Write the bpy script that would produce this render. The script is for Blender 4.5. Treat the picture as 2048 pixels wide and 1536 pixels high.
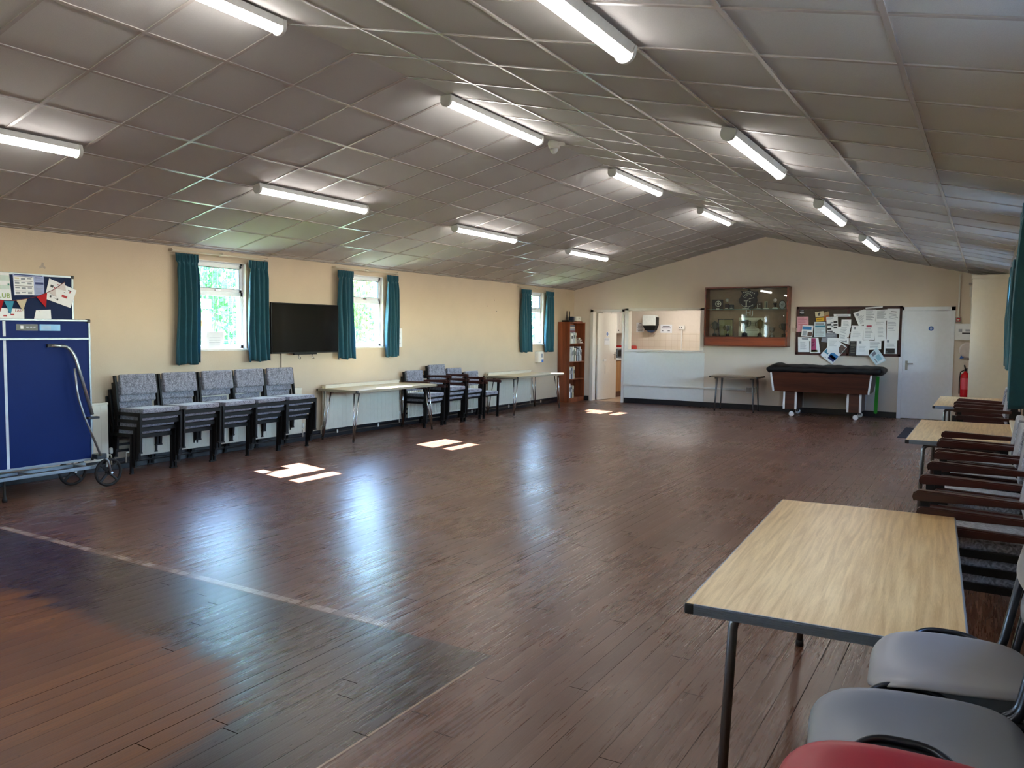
import bpy, bmesh, math, random
from mathutils import Vector, Matrix, Euler
random.seed(7)
SC = bpy.context.scene
COL = SC.collection
PI = math.pi
for _o in list(bpy.data.objects): bpy.data.objects.remove(_o)

# ---------------------------------------------------------------- camera
FPX, YAW, PITCH, ROLL, EYE = 1587.6, .5394, .0655, .0091, 1.528
def cam_axes():
    fwd = Vector((-math.sin(YAW)*math.cos(PITCH), math.cos(YAW)*math.cos(PITCH), -math.sin(PITCH)))
    r = Vector((math.cos(YAW), math.sin(YAW), 0)); u = r.cross(fwd)
    c, s = math.cos(ROLL), math.sin(ROLL)
    return (r*c + u*s), (u*c - r*s), fwd
CR, CU, CF = cam_axes()
cam = bpy.data.cameras.new('camera'); camo = bpy.data.objects.new('camera', cam); COL.objects.link(camo)
cam.sensor_width = 36; cam.lens = FPX/2048*36; cam.clip_start = .05; cam.clip_end = 300
M = Matrix((CR, CU, -CF)).transposed().to_4x4(); M.translation = (0, 0, EYE); camo.matrix_world = M
SC.camera = camo

# ---------------------------------------------------------------- world, sun, exposure
SC.view_settings.view_transform = 'Standard'; SC.view_settings.look = 'None'
SC.view_settings.exposure = 1.68; SC.view_settings.gamma = 1.0
SC.cycles.use_denoising = True
SC.cycles.max_bounces = 10; SC.cycles.diffuse_bounces = 5; SC.cycles.glossy_bounces = 4
SC.cycles.transparent_max_bounces = 24; SC.cycles.sample_clamp_indirect = 6
SC.cycles.caustics_reflective = False; SC.cycles.caustics_refractive = False
W = bpy.data.worlds.new('sky'); SC.world = W; W.use_nodes = True
wn = W.node_tree; bg = wn.nodes['Background']
sky = wn.nodes.new('ShaderNodeTexSky'); sky.sky_type = 'NISHITA'; sky.sun_disc = False
sky.sun_elevation = math.radians(43.6); sky.sun_rotation = math.radians(284); sky.air_density = 1.0; sky.dust_density = .15; sky.ozone_density = 2.5
tint = wn.nodes.new('ShaderNodeMixRGB'); tint.blend_type = 'MULTIPLY'; tint.inputs[0].default_value = 1; tint.inputs[2].default_value = (1.0, .96, .97, 1)
wn.links.new(sky.outputs[0], tint.inputs[1]); wn.links.new(tint.outputs[0], bg.inputs[0]); bg.inputs[1].default_value = 3.2
sun = bpy.data.lights.new('sun', 'SUN'); sun.energy = 62.0; sun.angle = math.radians(.53); sun.color = (1, .93, .91)
suno = bpy.data.objects.new('sun', sun); COL.objects.link(suno)
suno.rotation_euler = Vector((1, -.25, -.98)).to_track_quat('-Z', 'Y').to_euler()
LAMP_STRENGTH = 11.5        # the fluorescent diffusers
KITCHEN_STRENGTH = 9.5

# room measures
XL, XR, YF, YB = -8.085, .33, 16.22, -4.5     # left wall, right wall, far wall, wall behind
RX, RZ, SL = -3.88, 3.464, math.tan(.228)     # ridge, slope
def roof(x): return RZ - abs(x-RX)*SL

# ---------------------------------------------------------------- helpers
def hexc(s):
    s = s.lstrip('#'); v = [int(s[i:i+2], 16)/255 for i in (0, 2, 4)]
    return tuple((c/12.92 if c <= .04045 else ((c+.055)/1.055)**2.4) for c in v)
MATS = {}
def pm(name, col, rough=.5, metal=0, var=.06, scale=18, bump=0, bscale=60, spec=.5, emit=0, sheen=0, coat=0, stretch=None):
    """procedural material: base colour with a little noise, optional noise bump"""
    if name in MATS: return MATS[name]
    if isinstance(col, str): col = hexc(col)
    m = bpy.data.materials.new(name); m.use_nodes = True; nt = m.node_tree; b = nt.nodes['Principled BSDF']
    tc = nt.nodes.new('ShaderNodeTexCoord'); src = tc.outputs['Object']
    if stretch:
        mp = nt.nodes.new('ShaderNodeMapping'); mp.inputs['Scale'].default_value = stretch
        nt.links.new(src, mp.inputs[0]); src = mp.outputs[0]
    n = nt.nodes.new('ShaderNodeTexNoise'); n.inputs['Scale'].default_value = scale; n.inputs['Detail'].default_value = 4
    nt.links.new(src, n.inputs['Vector'])
    rp = nt.nodes.new('ShaderNodeValToRGB'); rp.color_ramp.elements[0].position = .3; rp.color_ramp.elements[1].position = .7
    rp.color_ramp.elements[0].color = tuple(max(0, c*(1-var)) for c in col)+(1,)
    rp.color_ramp.elements[1].color = tuple(min(1, c*(1+var)) for c in col)+(1,)
    nt.links.new(n.outputs[0], rp.inputs[0]); nt.links.new(rp.outputs[0], b.inputs['Base Color'])
    b.inputs['Roughness'].default_value = rough; b.inputs['Metallic'].default_value = metal
    b.inputs['Specular IOR Level'].default_value = spec
    if coat: b.inputs['Coat Weight'].default_value = coat; b.inputs['Coat Roughness'].default_value = .1
    if sheen: b.inputs['Sheen Weight'].default_value = sheen
    if emit:
        b.inputs['Emission Strength'].default_value = emit; b.inputs['Emission Color'].default_value = tuple(col)+(1,)
    if bump:
        n2 = nt.nodes.new('ShaderNodeTexNoise'); n2.inputs['Scale'].default_value = bscale; n2.inputs['Detail'].default_value = 5
        nt.links.new(src, n2.inputs['Vector'])
        bp = nt.nodes.new('ShaderNodeBump'); bp.inputs['Strength'].default_value = bump; bp.inputs['Distance'].default_value = .01
        nt.links.new(n2.outputs[0], bp.inputs['Height']); nt.links.new(bp.outputs[0], b.inputs['Normal'])
    MATS[name] = m; return m
def wood(name, c1, c2, axis='Y', rough=.35, freq=14, coat=0):
    if name in MATS: return MATS[name]
    m = bpy.data.materials.new(name); m.use_nodes = True; nt = m.node_tree; b = nt.nodes['Principled BSDF']
    tc = nt.nodes.new('ShaderNodeTexCoord'); mp = nt.nodes.new('ShaderNodeMapping')
    sc = {'X': (.6, 12, 12), 'Y': (12, .6, 12), 'Z': (12, 12, .6)}[axis]; mp.inputs['Scale'].default_value = sc
    nt.links.new(tc.outputs['Object'], mp.inputs[0])
    n = nt.nodes.new('ShaderNodeTexNoise'); n.inputs['Scale'].default_value = freq/9; n.inputs['Detail'].default_value = 7
    n.inputs['Distortion'].default_value = .6; nt.links.new(mp.outputs[0], n.inputs['Vector'])
    n3 = nt.nodes.new('ShaderNodeTexNoise'); n3.inputs['Scale'].default_value = freq*1.2; n3.inputs['Detail'].default_value = 4
    nt.links.new(mp.outputs[0], n3.inputs['Vector'])
    ad = nt.nodes.new('ShaderNodeMath'); ad.operation = 'MULTIPLY_ADD'; ad.inputs[1].default_value = .35; nt.links.new(n3.outputs[0], ad.inputs[0]); nt.links.new(n.outputs[0], ad.inputs[2])
    rp = nt.nodes.new('ShaderNodeValToRGB'); rp.color_ramp.elements[0].position = .5; rp.color_ramp.elements[1].position = .85
    rp.color_ramp.elements[0].color = hexc(c1)+(1,); rp.color_ramp.elements[1].color = hexc(c2)+(1,)
    nt.links.new(ad.outputs[0], rp.inputs[0]); nt.links.new(rp.outputs[0], b.inputs['Base Color'])
    b.inputs['Roughness'].default_value = rough
    if coat: b.inputs['Coat Weight'].default_value = coat; b.inputs['Coat Roughness'].default_value = .15
    MATS[name] = m; return m

class MB:
    """mesh builder; every part is one mesh"""
    def __init__(s): s.bm = bmesh.new(); s.mi = 0; s.mats = []
    def m(s, mat):
        if mat not in s.mats: s.mats.append(mat)
        s.mi = s.mats.index(mat); return s
    def _fin(s, faces):
        for f in faces: f.material_index = s.mi
    def box(s, c, d, rot=None, bev=0, seg=2):
        c = Vector(c); vs = []
        R = rot.to_matrix() if isinstance(rot, Euler) else (Euler(rot).to_matrix() if rot else Matrix.Identity(3))
        for z in (-1, 1):
            for x, y in ((-1, -1), (1, -1), (1, 1), (-1, 1)):
                vs.append(s.bm.verts.new(c + R @ Vector((x*d[0]/2, y*d[1]/2, z*d[2]/2))))
        fs = [s.bm.faces.new([vs[i] for i in q]) for q in ((0, 3, 2, 1), (4, 5, 6, 7), (0, 1, 5, 4), (1, 2, 6, 5), (2, 3, 7, 6), (3, 0, 4, 7))]
        s._fin(fs)
        if bev:
            es = list({e for f in fs for e in f.edges})
            r = bmesh.ops.bevel(s.bm, geom=es, offset=bev, segments=seg, affect='EDGES', profile=.6)
            s._fin(r['faces'])
        return s
    def b2(s, a, b, bev=0, seg=2):
        return s.box([(a[i]+b[i])/2 for i in range(3)], [abs(b[i]-a[i]) for i in range(3)], None, bev, seg)
    def bar(s, a, b, w, h=None, bev=0, up=(0, 0, 1)):
        """rectangular bar from a to b"""
        a, b = Vector(a), Vector(b); h = h or w; d = (b-a); L = d.length; z = d.normalized(); u = Vector(up)
        if abs(z.dot(u)) > .98: u = Vector((1, 0, 0))
        x = u.cross(z).normalized(); y = z.cross(x)
        R = Matrix((x, y, z)).transposed()
        s.box((a+b)/2, (w, h, L), R.to_euler(), bev); return s
    def tube(s, pts, r, n=10, cap=True, smooth=True, closed=False):
        pts = [Vector(p) for p in pts]; rings = []; N = len(pts)
        for i, p in enumerate(pts):
            if closed: t = (pts[(i+1) % N]-pts[i-1])
            else: t = (pts[min(i+1, N-1)]-pts[max(i-1, 0)])
            t.normalize()
            if i == 0:
                u = Vector((0, 0, 1)) if abs(t.z) < .9 else Vector((1, 0, 0)); x = u.cross(t).normalized()
            else:
                x = (x - t*x.dot(t)).normalized()
            y = t.cross(x); rr = r[i] if isinstance(r, (list, tuple)) else r
            rings.append([s.bm.verts.new(p + (x*math.cos(2*PI*k/n)+y*math.sin(2*PI*k/n))*rr) for k in range(n)])
        fs = []
        for i in range(N if closed else N-1):
            A, B = rings[i], rings[(i+1) % N]
            for k in range(n): fs.append(s.bm.faces.new((A[k], A[(k+1) % n], B[(k+1) % n], B[k])))
        if smooth:
            for f in fs: f.smooth = True
        if cap and not closed: fs += [s.bm.faces.new(rings[0][::-1]), s.bm.faces.new(rings[-1])]
        s._fin(fs); return s
    def lathe(s, prof, c=(0, 0, 0), n=20, axis='Z', sx=1):
        """prof = [(r, h)...]"""
        rings = []; c = Vector(c)
        for r, h in prof:
            ring = []
            for k in range(n):
                a = 2*PI*k/n; v = Vector((r*math.cos(a)*sx, r*math.sin(a), h))
                if axis == 'X': v = Vector((v.z, v.x, v.y))
                if axis == 'Y': v = Vector((v.x, v.z, v.y))
                ring.append(s.bm.verts.new(c+v))
            rings.append(ring)
        fs = []
        for A, B in zip(rings, rings[1:]):
            for k in range(n):
                f = s.bm.faces.new((A[k], A[(k+1) % n], B[(k+1) % n], B[k])); f.smooth = True; fs.append(f)
        fs += [s.bm.faces.new(rings[0][::-1]), s.bm.faces.new(rings[-1])]
        s._fin(fs); return s
    def prism(s, poly, d0, d1, axis='Y', bev=0):
        """extrude a polygon; poly in the two remaining axes"""
        def P(a, b, d): return {'X': (d, a, b), 'Y': (a, d, b), 'Z': (a, b, d)}[axis]
        A = [s.bm.verts.new(P(a, b, d0)) for a, b in poly]; B = [s.bm.verts.new(P(a, b, d1)) for a, b in poly]; n = len(poly)
        fs = [s.bm.faces.new(A), s.bm.faces.new(B[::-1])]+[s.bm.faces.new((A[(k+1) % n], A[k], B[k], B[(k+1) % n])) for k in range(n)]
        s._fin(fs)
        if bev:
            es = list(set(fs[0].edges)|set(fs[1].edges)); r = bmesh.ops.bevel(s.bm, geom=es, offset=bev, segments=2, affect='EDGES'); s._fin(r['faces'])
        return s
    def quad(s, p): s._fin([s.bm.faces.new([s.bm.verts.new(q) for q in p])]); return s
    def grid(s, fn, nu, nv, smooth=True):
        V = [[s.bm.verts.new(fn(i/nu, j/nv)) for j in range(nv+1)] for i in range(nu+1)]
        fs = [s.bm.faces.new((V[i][j], V[i+1][j], V[i+1][j+1], V[i][j+1])) for i in range(nu) for j in range(nv)]
        for f in fs: f.smooth = smooth
        s._fin(fs); return s
    def pad(s, c, d, rot=None, r=.02, puff=.01):
        """cushion: rounded box with domed top"""
        s.box(c, d, rot, min(r, min(d)*.45), 3); return s
    def link(s, name, parent=None, loc=None, smooth=False):
        bmesh.ops.recalc_face_normals(s.bm, faces=s.bm.faces)
        me = bpy.data.meshes.new(name); s.bm.to_mesh(me); s.bm.free()
        for m in s.mats: me.materials.append(m)
        if smooth:
            for p in me.polygons: p.use_smooth = True
        o = bpy.data.objects.new(name, me); COL.objects.link(o)
        if parent: o.parent = parent
        if loc: o.location = loc
        return o
def arc(c, r, a0, a1, n, plane='XZ'):
    out = []
    for k in range(n+1):
        a = a0+(a1-a0)*k/n; x, y = r*math.cos(a), r*math.sin(a)
        out.append({'XZ': (c[0]+x, c[1], c[2]+y), 'XY': (c[0]+x, c[1]+y, c[2]), 'YZ': (c[0], c[1]+x, c[2]+y)}[plane])
    return out
def fillet(pts, r, n=5):
    """round the corners of a polyline"""
    P = [Vector(p) for p in pts]; out = [P[0]]
    for i in range(1, len(P)-1):
        a = (P[i-1]-P[i]); b = (P[i+1]-P[i]); rr = min(r, a.length*.45, b.length*.45)
        A = P[i]+a.normalized()*rr; B = P[i]+b.normalized()*rr
        for k in range(n+1):
            t = k/n; out.append(A*(1-t)**2+P[i]*2*t*(1-t)+B*t*t)
    out.append(P[-1]); return out
def tag(o, label=None, cat=None, group=None, kind=None):
    if label: o['label'] = label
    if cat: o['category'] = cat
    if group: o['group'] = group
    if kind: o['kind'] = kind
    return o
def empty(name, loc=(0, 0, 0), rz=0, label=None, cat=None, group=None, kind=None):
    o = bpy.data.objects.new(name, None); COL.objects.link(o); o.location = loc; o.rotation_euler = (0, 0, rz); o.empty_display_size = .1
    return tag(o, label, cat, group, kind)
def dup(root, loc, rz=0, label=None, group=None):
    r = root.copy(); COL.objects.link(r); r.location = loc; r.rotation_euler = (0, 0, rz)
    if label: r['label'] = label
    if group: r['group'] = group
    for ch in list(root.children):
        c = ch.copy(); COL.objects.link(c); c.parent = r
        for g in list(ch.children):
            d = g.copy(); COL.objects.link(d); d.parent = c
    return r
def text(body, size, mat, loc, rot, parent, name='lettering', extrude=.0006, align='CENTER', sx=1):
    cu = bpy.data.curves.new(name, 'FONT'); cu.body = body; cu.size = size; cu.extrude = extrude; cu.align_x = align; cu.align_y = 'CENTER'
    cu.materials.append(mat); o = bpy.data.objects.new(name, cu); COL.objects.link(o)
    o.location = loc; o.rotation_euler = rot; o.scale = (sx, 1, 1)
    dg = bpy.context.evaluated_depsgraph_get(); me = bpy.data.meshes.new_from_object(o.evaluated_get(dg)); loc_, rot_, scl_ = o.location.copy(), o.rotation_euler.copy(), o.scale.copy()
    bpy.data.objects.remove(o); o = bpy.data.objects.new(name, me); COL.objects.link(o); o.location, o.rotation_euler, o.scale = loc_, rot_, scl_
    if parent: o.parent = parent
    return o
def ray(px, py): return CF + CR*((px-1024)/FPX) - CU*((py-768)/FPX)
def onY(px, py, Y): d = ray(px, py); return Vector((0, 0, EYE)) + d*(Y/d.y)
def onX(px, py, X): d = ray(px, py); return Vector((0, 0, EYE)) + d*(X/d.x)

# ---------------------------------------------------------------- materials
WHITE = pm('white_gloss_paint', '#dcd9d2', .35, var=.03)
UPVC = pm('white_upvc', '#e4e8ec', .3, var=.02)
BLACK = pm('black_frame_paint', '#09090a', .5, var=.1, spec=.25)
CHROME = pm('chrome', '#c8c8c8', .18, 1, var=.03)
STEEL = pm('grey_steel_tube', '#7b7b7a', .3, .9, var=.06)
RUBBER = pm('black_rubber', '#0d0d0e', .7, var=.1)
CREAM = pm('cream_wall_paint', '#c4b29b', .75, var=.025, scale=3, bump=.12, bscale=110)
CREAM2 = pm('pale_wall_paint', '#d6c8b8', .75, var=.02, scale=3, bump=.1, bscale=110)
SKIRT = pm('black_skirting_paint', '#14161b', .35, var=.1)
PAPER = pm('white_paper', '#e2e4e8', .7, var=.02)
INK = pm('black_ink', '#3a3c42', .7, var=.1)
FAINT = pm('faint_print', '#9da3b0', .7, var=.1)
GREYFAB = None
def fabric():
    m = bpy.data.materials.new('mottled_grey_velour'); m.use_nodes = True; nt = m.node_tree; b = nt.nodes['Principled BSDF']
    tc = nt.nodes.new('ShaderNodeTexCoord')
    n = nt.nodes.new('ShaderNodeTexNoise'); n.inputs['Scale'].default_value = 30; n.inputs['Detail'].default_value = 5; n.inputs['Distortion'].default_value = 2.2
    nt.links.new(tc.outputs['Object'], n.inputs['Vector'])
    rp = nt.nodes.new('ShaderNodeValToRGB'); rp.color_ramp.elements[0].position = .38; rp.color_ramp.elements[1].position = .66
    rp.color_ramp.elements[0].color = hexc('#5e5e68')+(1,); rp.color_ramp.elements[1].color = hexc('#a0a0ac')+(1,)
    nt.links.new(n.outputs[0], rp.inputs[0]); nt.links.new(rp.outputs[0], b.inputs['Base Color'])
    b.inputs['Roughness'].default_value = .8; b.inputs['Sheen Weight'].default_value = .5; b.inputs['Sheen Roughness'].default_value = .4
    bp = nt.nodes.new('ShaderNodeBump'); bp.inputs['Strength'].default_value = .12; bp.inputs['Distance'].default_value = .003
    nt.links.new(n.outputs[0], bp.inputs['Height']); nt.links.new(bp.outputs[0], b.inputs['Normal']); return m
GREYFAB = fabric()
DARKWOOD = wood('dark_stained_arm_wood', '#200d0a', '#421b14', 'X', .3, 20)
BEECH = wood('beech_laminate', '#b08a58', '#d4b27d', 'Y', .33, 40)
def glass_mat(name, tint=(1, 1, 1), rough=0.0):
    m = bpy.data.materials.new(name); m.use_nodes = True; nt = m.node_tree; out = nt.nodes['Material Output']
    nt.nodes.remove(nt.nodes['Principled BSDF'])
    t = nt.nodes.new('ShaderNodeBsdfTransparent'); t.inputs[0].default_value = tint+(1,)
    g = nt.nodes.new('ShaderNodeBsdfGlossy'); g.inputs['Roughness'].default_value = rough
    lw = nt.nodes.new('ShaderNodeLayerWeight'); pw = nt.nodes.new('ShaderNodeMath'); pw.operation = 'POWER'; pw.inputs[1].default_value = 4.5; nt.links.new(lw.outputs['Facing'], pw.inputs[0])
    fr = nt.nodes.new('ShaderNodeMath'); fr.operation = 'MULTIPLY_ADD'; fr.inputs[1].default_value = .8; fr.inputs[2].default_value = .035; nt.links.new(pw.outputs[0], fr.inputs[0])
    mx = nt.nodes.new('ShaderNodeMixShader'); nt.links.new(fr.outputs[0], mx.inputs[0]); nt.links.new(t.outputs[0], mx.inputs[1]); nt.links.new(g.outputs[0], mx.inputs[2])
    nt.links.new(mx.outputs[0], out.inputs[0]); MATS[name] = m; return m
GLASS = glass_mat('window_glass', (.92, .97, .98))
def curtain_mat():
    m = bpy.data.materials.new('teal_curtain_cloth'); m.use_nodes = True; nt = m.node_tree; b = nt.nodes['Principled BSDF']; out = nt.nodes['Material Output']
    tc = nt.nodes.new('ShaderNodeTexCoord'); n = nt.nodes.new('ShaderNodeTexNoise'); n.inputs['Scale'].default_value = 30
    nt.links.new(tc.outputs['Object'], n.inputs['Vector'])
    rp = nt.nodes.new('ShaderNodeValToRGB'); rp.color_ramp.elements[0].color = hexc('#02414e')+(1,); rp.color_ramp.elements[1].color = hexc('#045466')+(1,)
    nt.links.new(n.outputs[0], rp.inputs[0]); nt.links.new(rp.outputs[0], b.inputs['Base Color']); b.inputs['Roughness'].default_value = .75; b.inputs['Sheen Weight'].default_value = .3
    tr = nt.nodes.new('ShaderNodeBsdfTranslucent'); tr.inputs[0].default_value = hexc('#1a90b8')+(1,)
    mx = nt.nodes.new('ShaderNodeMixShader'); mx.inputs[0].default_value = .12
    nt.links.new(b.outputs[0], mx.inputs[1]); nt.links.new(tr.outputs[0], mx.inputs[2]); nt.links.new(mx.outputs[0], out.inputs[0]); return m
TEAL = curtain_mat()

def floor_mat():
    m = bpy.data.materials.new('worn_board_floor'); m.use_nodes = True; nt = m.node_tree; b = nt.nodes['Principled BSDF']; L = nt.links.new
    def N(t, **k):
        n = nt.nodes.new(t)
        for a, v in k.items(): setattr(n, a, v)
        return n
    def mth(op, a, bb=None, c=None, clamp=False):
        n = N('ShaderNodeMath', operation=op); n.use_clamp = clamp
        for i, v in enumerate((a, bb, c)):
            if v is None: continue
            if isinstance(v, (int, float)): n.inputs[i].default_value = v
            else: L(v, n.inputs[i])
        return n.outputs[0]
    def mix(f, a, bb):
        n = N('ShaderNodeMixRGB')
        for i, v in enumerate((f, a, bb)):
            if isinstance(v, (int, float)): n.inputs[i].default_value = v
            elif isinstance(v, tuple): n.inputs[i].default_value = v+(1,)
            else: L(v, n.inputs[i])
        return n.outputs[0]
    def noise(vec, sc, det=4, dist=0):
        n = N('ShaderNodeTexNoise'); n.inputs['Scale'].default_value = sc; n.inputs['Detail'].default_value = det; n.inputs['Distortion'].default_value = dist
        L(vec, n.inputs['Vector']); return n.outputs[0]
    tc = N('ShaderNodeTexCoord'); P = tc.outputs['Object']; sp = N('ShaderNodeSeparateXYZ'); L(P, sp.inputs[0]); X, Y = sp.outputs[0], sp.outputs[1]
    bw = .088
    bi = mth('FLOOR', mth('DIVIDE', X, bw)); bf = mth('FRACT', mth('DIVIDE', X, bw))
    wn_ = N('ShaderNodeTexWhiteNoise', noise_dimensions='1D'); L(bi, wn_.inputs['W']); rb = wn_.outputs['Value']
    # plank ends
    yy = mth('ADD', mth('DIVIDE', Y, 3.1), mth('MULTIPLY', rb, 7.0)); pi_ = mth('FLOOR', yy); pf = mth('FRACT', yy)
    wn2 = N('ShaderNodeTexWhiteNoise', noise_dimensions='2D'); cb = N('ShaderNodeCombineXYZ'); L(bi, cb.inputs[0]); L(pi_, cb.inputs[1]); L(cb.outputs[0], wn2.inputs['Vector']); rp_ = wn2.outputs['Value']
    # streaks along the board
    mp = N('ShaderNodeMapping'); mp.inputs['Scale'].default_value = (26, 1.1, 1); L(P, mp.inputs[0]); st = noise(mp.outputs[0], 3.5, 6, .4)
    blot = noise(P, 1.1, 4); fine = noise(P, 38, 5)
    base = mix(st, hexc('#4c2f23'), hexc('#835b48'))
    base = mix(mth('MULTIPLY', rp_, .5), base, hexc('#54352b')); base = mix(mth('MULTIPLY', mth('SUBTRACT', 1.0, rb), .3), base, hexc('#3c251c'))
    base = mix(mth('MULTIPLY', mth('SUBTRACT', blot, .5, clamp=True), 1.8, clamp=True), base, hexc('#4a2418'))
    # old platform area: dark stain, with orange unstained boards beyond
    jit = mth('MULTIPLY', mth('SUBTRACT', rb, .5), .10)
    ylim = mth('ADD', 3.10, 0)
    inx = mth('LESS_THAN', X, -1.95); iny = mth('LESS_THAN', Y, ylim); zone = mth('MULTIPLY', inx, iny)
    darkc = mix(st, hexc('#1b1415'), hexc('#3d3031')); darkc = mix(mth('MULTIPLY', rp_, .5), darkc, hexc('#3a2722'))
    base = mix(mth('MULTIPLY', zone, .82), base, darkc)
    # rounded corner of the orange patch
    dx = mth('MAXIMUM', mth('ADD', X, 3.1), 0.0); dy = mth('MAXIMUM', mth('SUBTRACT', mth('ADD', Y, jit), 1.72), 0.0)
    rr = mth('SQRT', mth('ADD', mth('MULTIPLY', dx, dx), mth('MULTIPLY', dy, dy)))
    soft = mth('MULTIPLY', mth('SUBTRACT', noise(mp.outputs[0], 2.0, 3), .5), .22)
    om = mth('SUBTRACT', 1.0, mth('MULTIPLY', mth('SUBTRACT', mth('ADD', rr, soft), .60), 9.0, clamp=True))
    orange = mix(st, hexc('#4a250e'), hexc('#8c5526')); orange = mix(mth('MULTIPLY', rp_, .5), orange, hexc('#54290f')); orange = mix(mth('MULTIPLY', mth('SUBTRACT', blot, .45, clamp=True), 1.5, clamp=True), orange, hexc('#3d2212'))
    spots = mth('MULTIPLY', mth('SUBTRACT', noise(mp.outputs[0], 7, 3), .66, clamp=True), 9, clamp=True)
    orange = mix(spots, orange, hexc('#3a1c10'))
    base = mix(om, base, orange)
    # worn white line across the hall and a thin pale edge
    ln = mth('LESS_THAN', mth('ABSOLUTE', mth('SUBTRACT', Y, 3.14)), .028)
    ln = mth('MULTIPLY', ln, mth('LESS_THAN', X, -2.62))
    wear = mth('MULTIPLY', mth('SUBTRACT', noise(mp.outputs[0], 9, 3), .36, clamp=True), 6, clamp=True); wear = mth('MULTIPLY', wear, mth('ADD', .45, mth('MULTIPLY', mth('GREATER_THAN', rb, .3), .9)))
    base = mix(mth('MULTIPLY', mth('MULTIPLY', ln, wear), .42), base, hexc('#c9b8a8'))
    l2 = mth('LESS_THAN', mth('ABSOLUTE', mth('ADD', X, 1.95)), .005); l2 = mth('MULTIPLY', l2, mth('LESS_THAN', Y, 2.95))
    base = mix(mth('MULTIPLY', l2, .7), base, hexc('#b79f86'))
    # gaps
    gap = mth('LESS_THAN', mth('MINIMUM', bf, mth('SUBTRACT', 1.0, bf)), .024)
    gv = mth('GREATER_THAN', mth('ADD', mth('MULTIPLY', rb, .6), noise(mp.outputs[0], .8, 2)), .92)
    endg = mth('LESS_THAN', pf, .0014)
    g = mth('MAXIMUM', mth('MULTIPLY', gap, mth('MULTIPLY_ADD', gv, .62, mth('MULTIPLY', mth('FRACT', mth('MULTIPLY', rb, 7.3)), .5))), endg)
    base = mix(mth('MULTIPLY', g, .92), base, hexc('#0d0807'))
    kn = mth('MULTIPLY', mth('SUBTRACT', noise(P, 16, 2), .73, clamp=True), 20, clamp=True)
    base = mix(mth('MULTIPLY', kn, .7), base, hexc('#140b09'))
    mp2 = N('ShaderNodeMapping'); mp2.inputs['Scale'].default_value = (30, 6, 1); L(P, mp2.inputs[0])
    fl = mth('MULTIPLY', mth('SUBTRACT', noise(mp2.outputs[0], 1.0, 5, .3), .735, clamp=True), 14, clamp=True)
    fl = mth('MULTIPLY', fl, mth('MULTIPLY', mth('SUBTRACT', noise(P, .55, 2), .42, clamp=True), 4, clamp=True))
    base = mix(mth('MULTIPLY', fl, .4), base, hexc('#a48d7a'))
    L(base, b.inputs['Base Color'])
    ro = mth('ADD', .20, mth('MULTIPLY', st, .14)); ro = mth('ADD', ro, mth('MULTIPLY', mth('SUBTRACT', blot, .4, clamp=True), .15)); ro = mth('ADD', ro, mth('MULTIPLY', om, .16))
    L(ro, b.inputs['Roughness']); L(mth('SUBTRACT', .5, mth('MULTIPLY', g, .5)), b.inputs['Specular IOR Level'])
    # relief: boards cup slightly, scratches
    cup = mth('MULTIPLY', mth('SUBTRACT', bf, .5), mth('SUBTRACT', rb, .5))
    cup2 = mth('MULTIPLY', mth('SUBTRACT', bf, .5), mth('SUBTRACT', bf, .5))
    scr = noise(mp.outputs[0], 11, 3)
    wav = noise(P, 7, 3)
    h = mth('ADD', mth('MULTIPLY', cup, .4), mth('MULTIPLY', cup2, -.6)); h = mth('ADD', h, mth('MULTIPLY', scr, .10)); h = mth('ADD', h, mth('MULTIPLY', st, .20)); h = mth('ADD', h, mth('MULTIPLY', wav, .10))
    h = mth('SUBTRACT', h, mth('MULTIPLY', g, .25))
    bp = N('ShaderNodeBump'); bp.inputs['Strength'].default_value = .62; bp.inputs['Distance'].default_value = .006; L(h, bp.inputs['Height']); L(bp.outputs[0], b.inputs['Normal'])
    return m
FLOORM = floor_mat()
def tile_mat():
    m = pm('fibre_ceiling_tile', '#aeabaa', .9, var=.05, scale=260, bump=.25, bscale=350); return m
TILE = tile_mat()
GRIDM = pm('ceiling_grid_bar', '#a59e9a', .27, var=.03, spec=.6)

# ---------------------------------------------------------------- shell
T = .18
f = MB().m(FLOORM); f.quad([(XL-T, YB-T, 0), (XR+T, YB-T, 0), (XR+T, YF+.06, 0), (XL-T, YF+.06, 0)]); tag(f.link('floor'), kind='structure')
c = MB().m(TILE)
for sx, xe in ((-1, XL-.02), (1, XR+.02)):
    a = roof(xe); c.quad([(RX, YB-.1, RZ), (xe, YB-.1, a), (xe, YF+.1, a), (RX, YF+.1, RZ)])
    c.quad([(RX, YB-.1, RZ+.15), (xe, YB-.1, a+.15), (xe, YF+.1, a+.15), (RX, YF+.1, RZ+.15)])
ceil = tag(c.link('ceiling'), kind='structure')
g = MB().m(GRIDM); ca = math.cos(.228); sa = math.sin(.228)
for sx, d0, dmax in ((-1, .605, (RX-XL)/ca), (1, .611, (XR-RX)/ca)):
    ds = [d0+.601*i for i in range(8)]
    for d in ds:
        if d > dmax: continue
        x = RX+sx*d*ca; z = RZ-d*sa-.004; g.box((x, (YB+YF)/2, z), (.024, YF-YB, .006), (0, sx*.228, 0))
    y = 3.093-.6*12
    while y < YF:
        if y > YB: g.box((RX+sx*dmax*ca/2, y, RZ-dmax*sa/2-.0035), (dmax, .024, .006), (0, sx*.228, 0))
        y += .6
    # wall angle
    g.box((RX+sx*(dmax-.012)*ca, (YB+YF)/2, RZ-(dmax-.012)*sa-.006), (.028, YF-YB, .008), (0, sx*.228, 0))
    g.box((RX+sx*dmax*ca/2, YF-.012, RZ-dmax*sa/2-.005), (dmax, .026, .008), (0, sx*.228, 0))
g.link('ceiling_grid', ceil)

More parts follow.
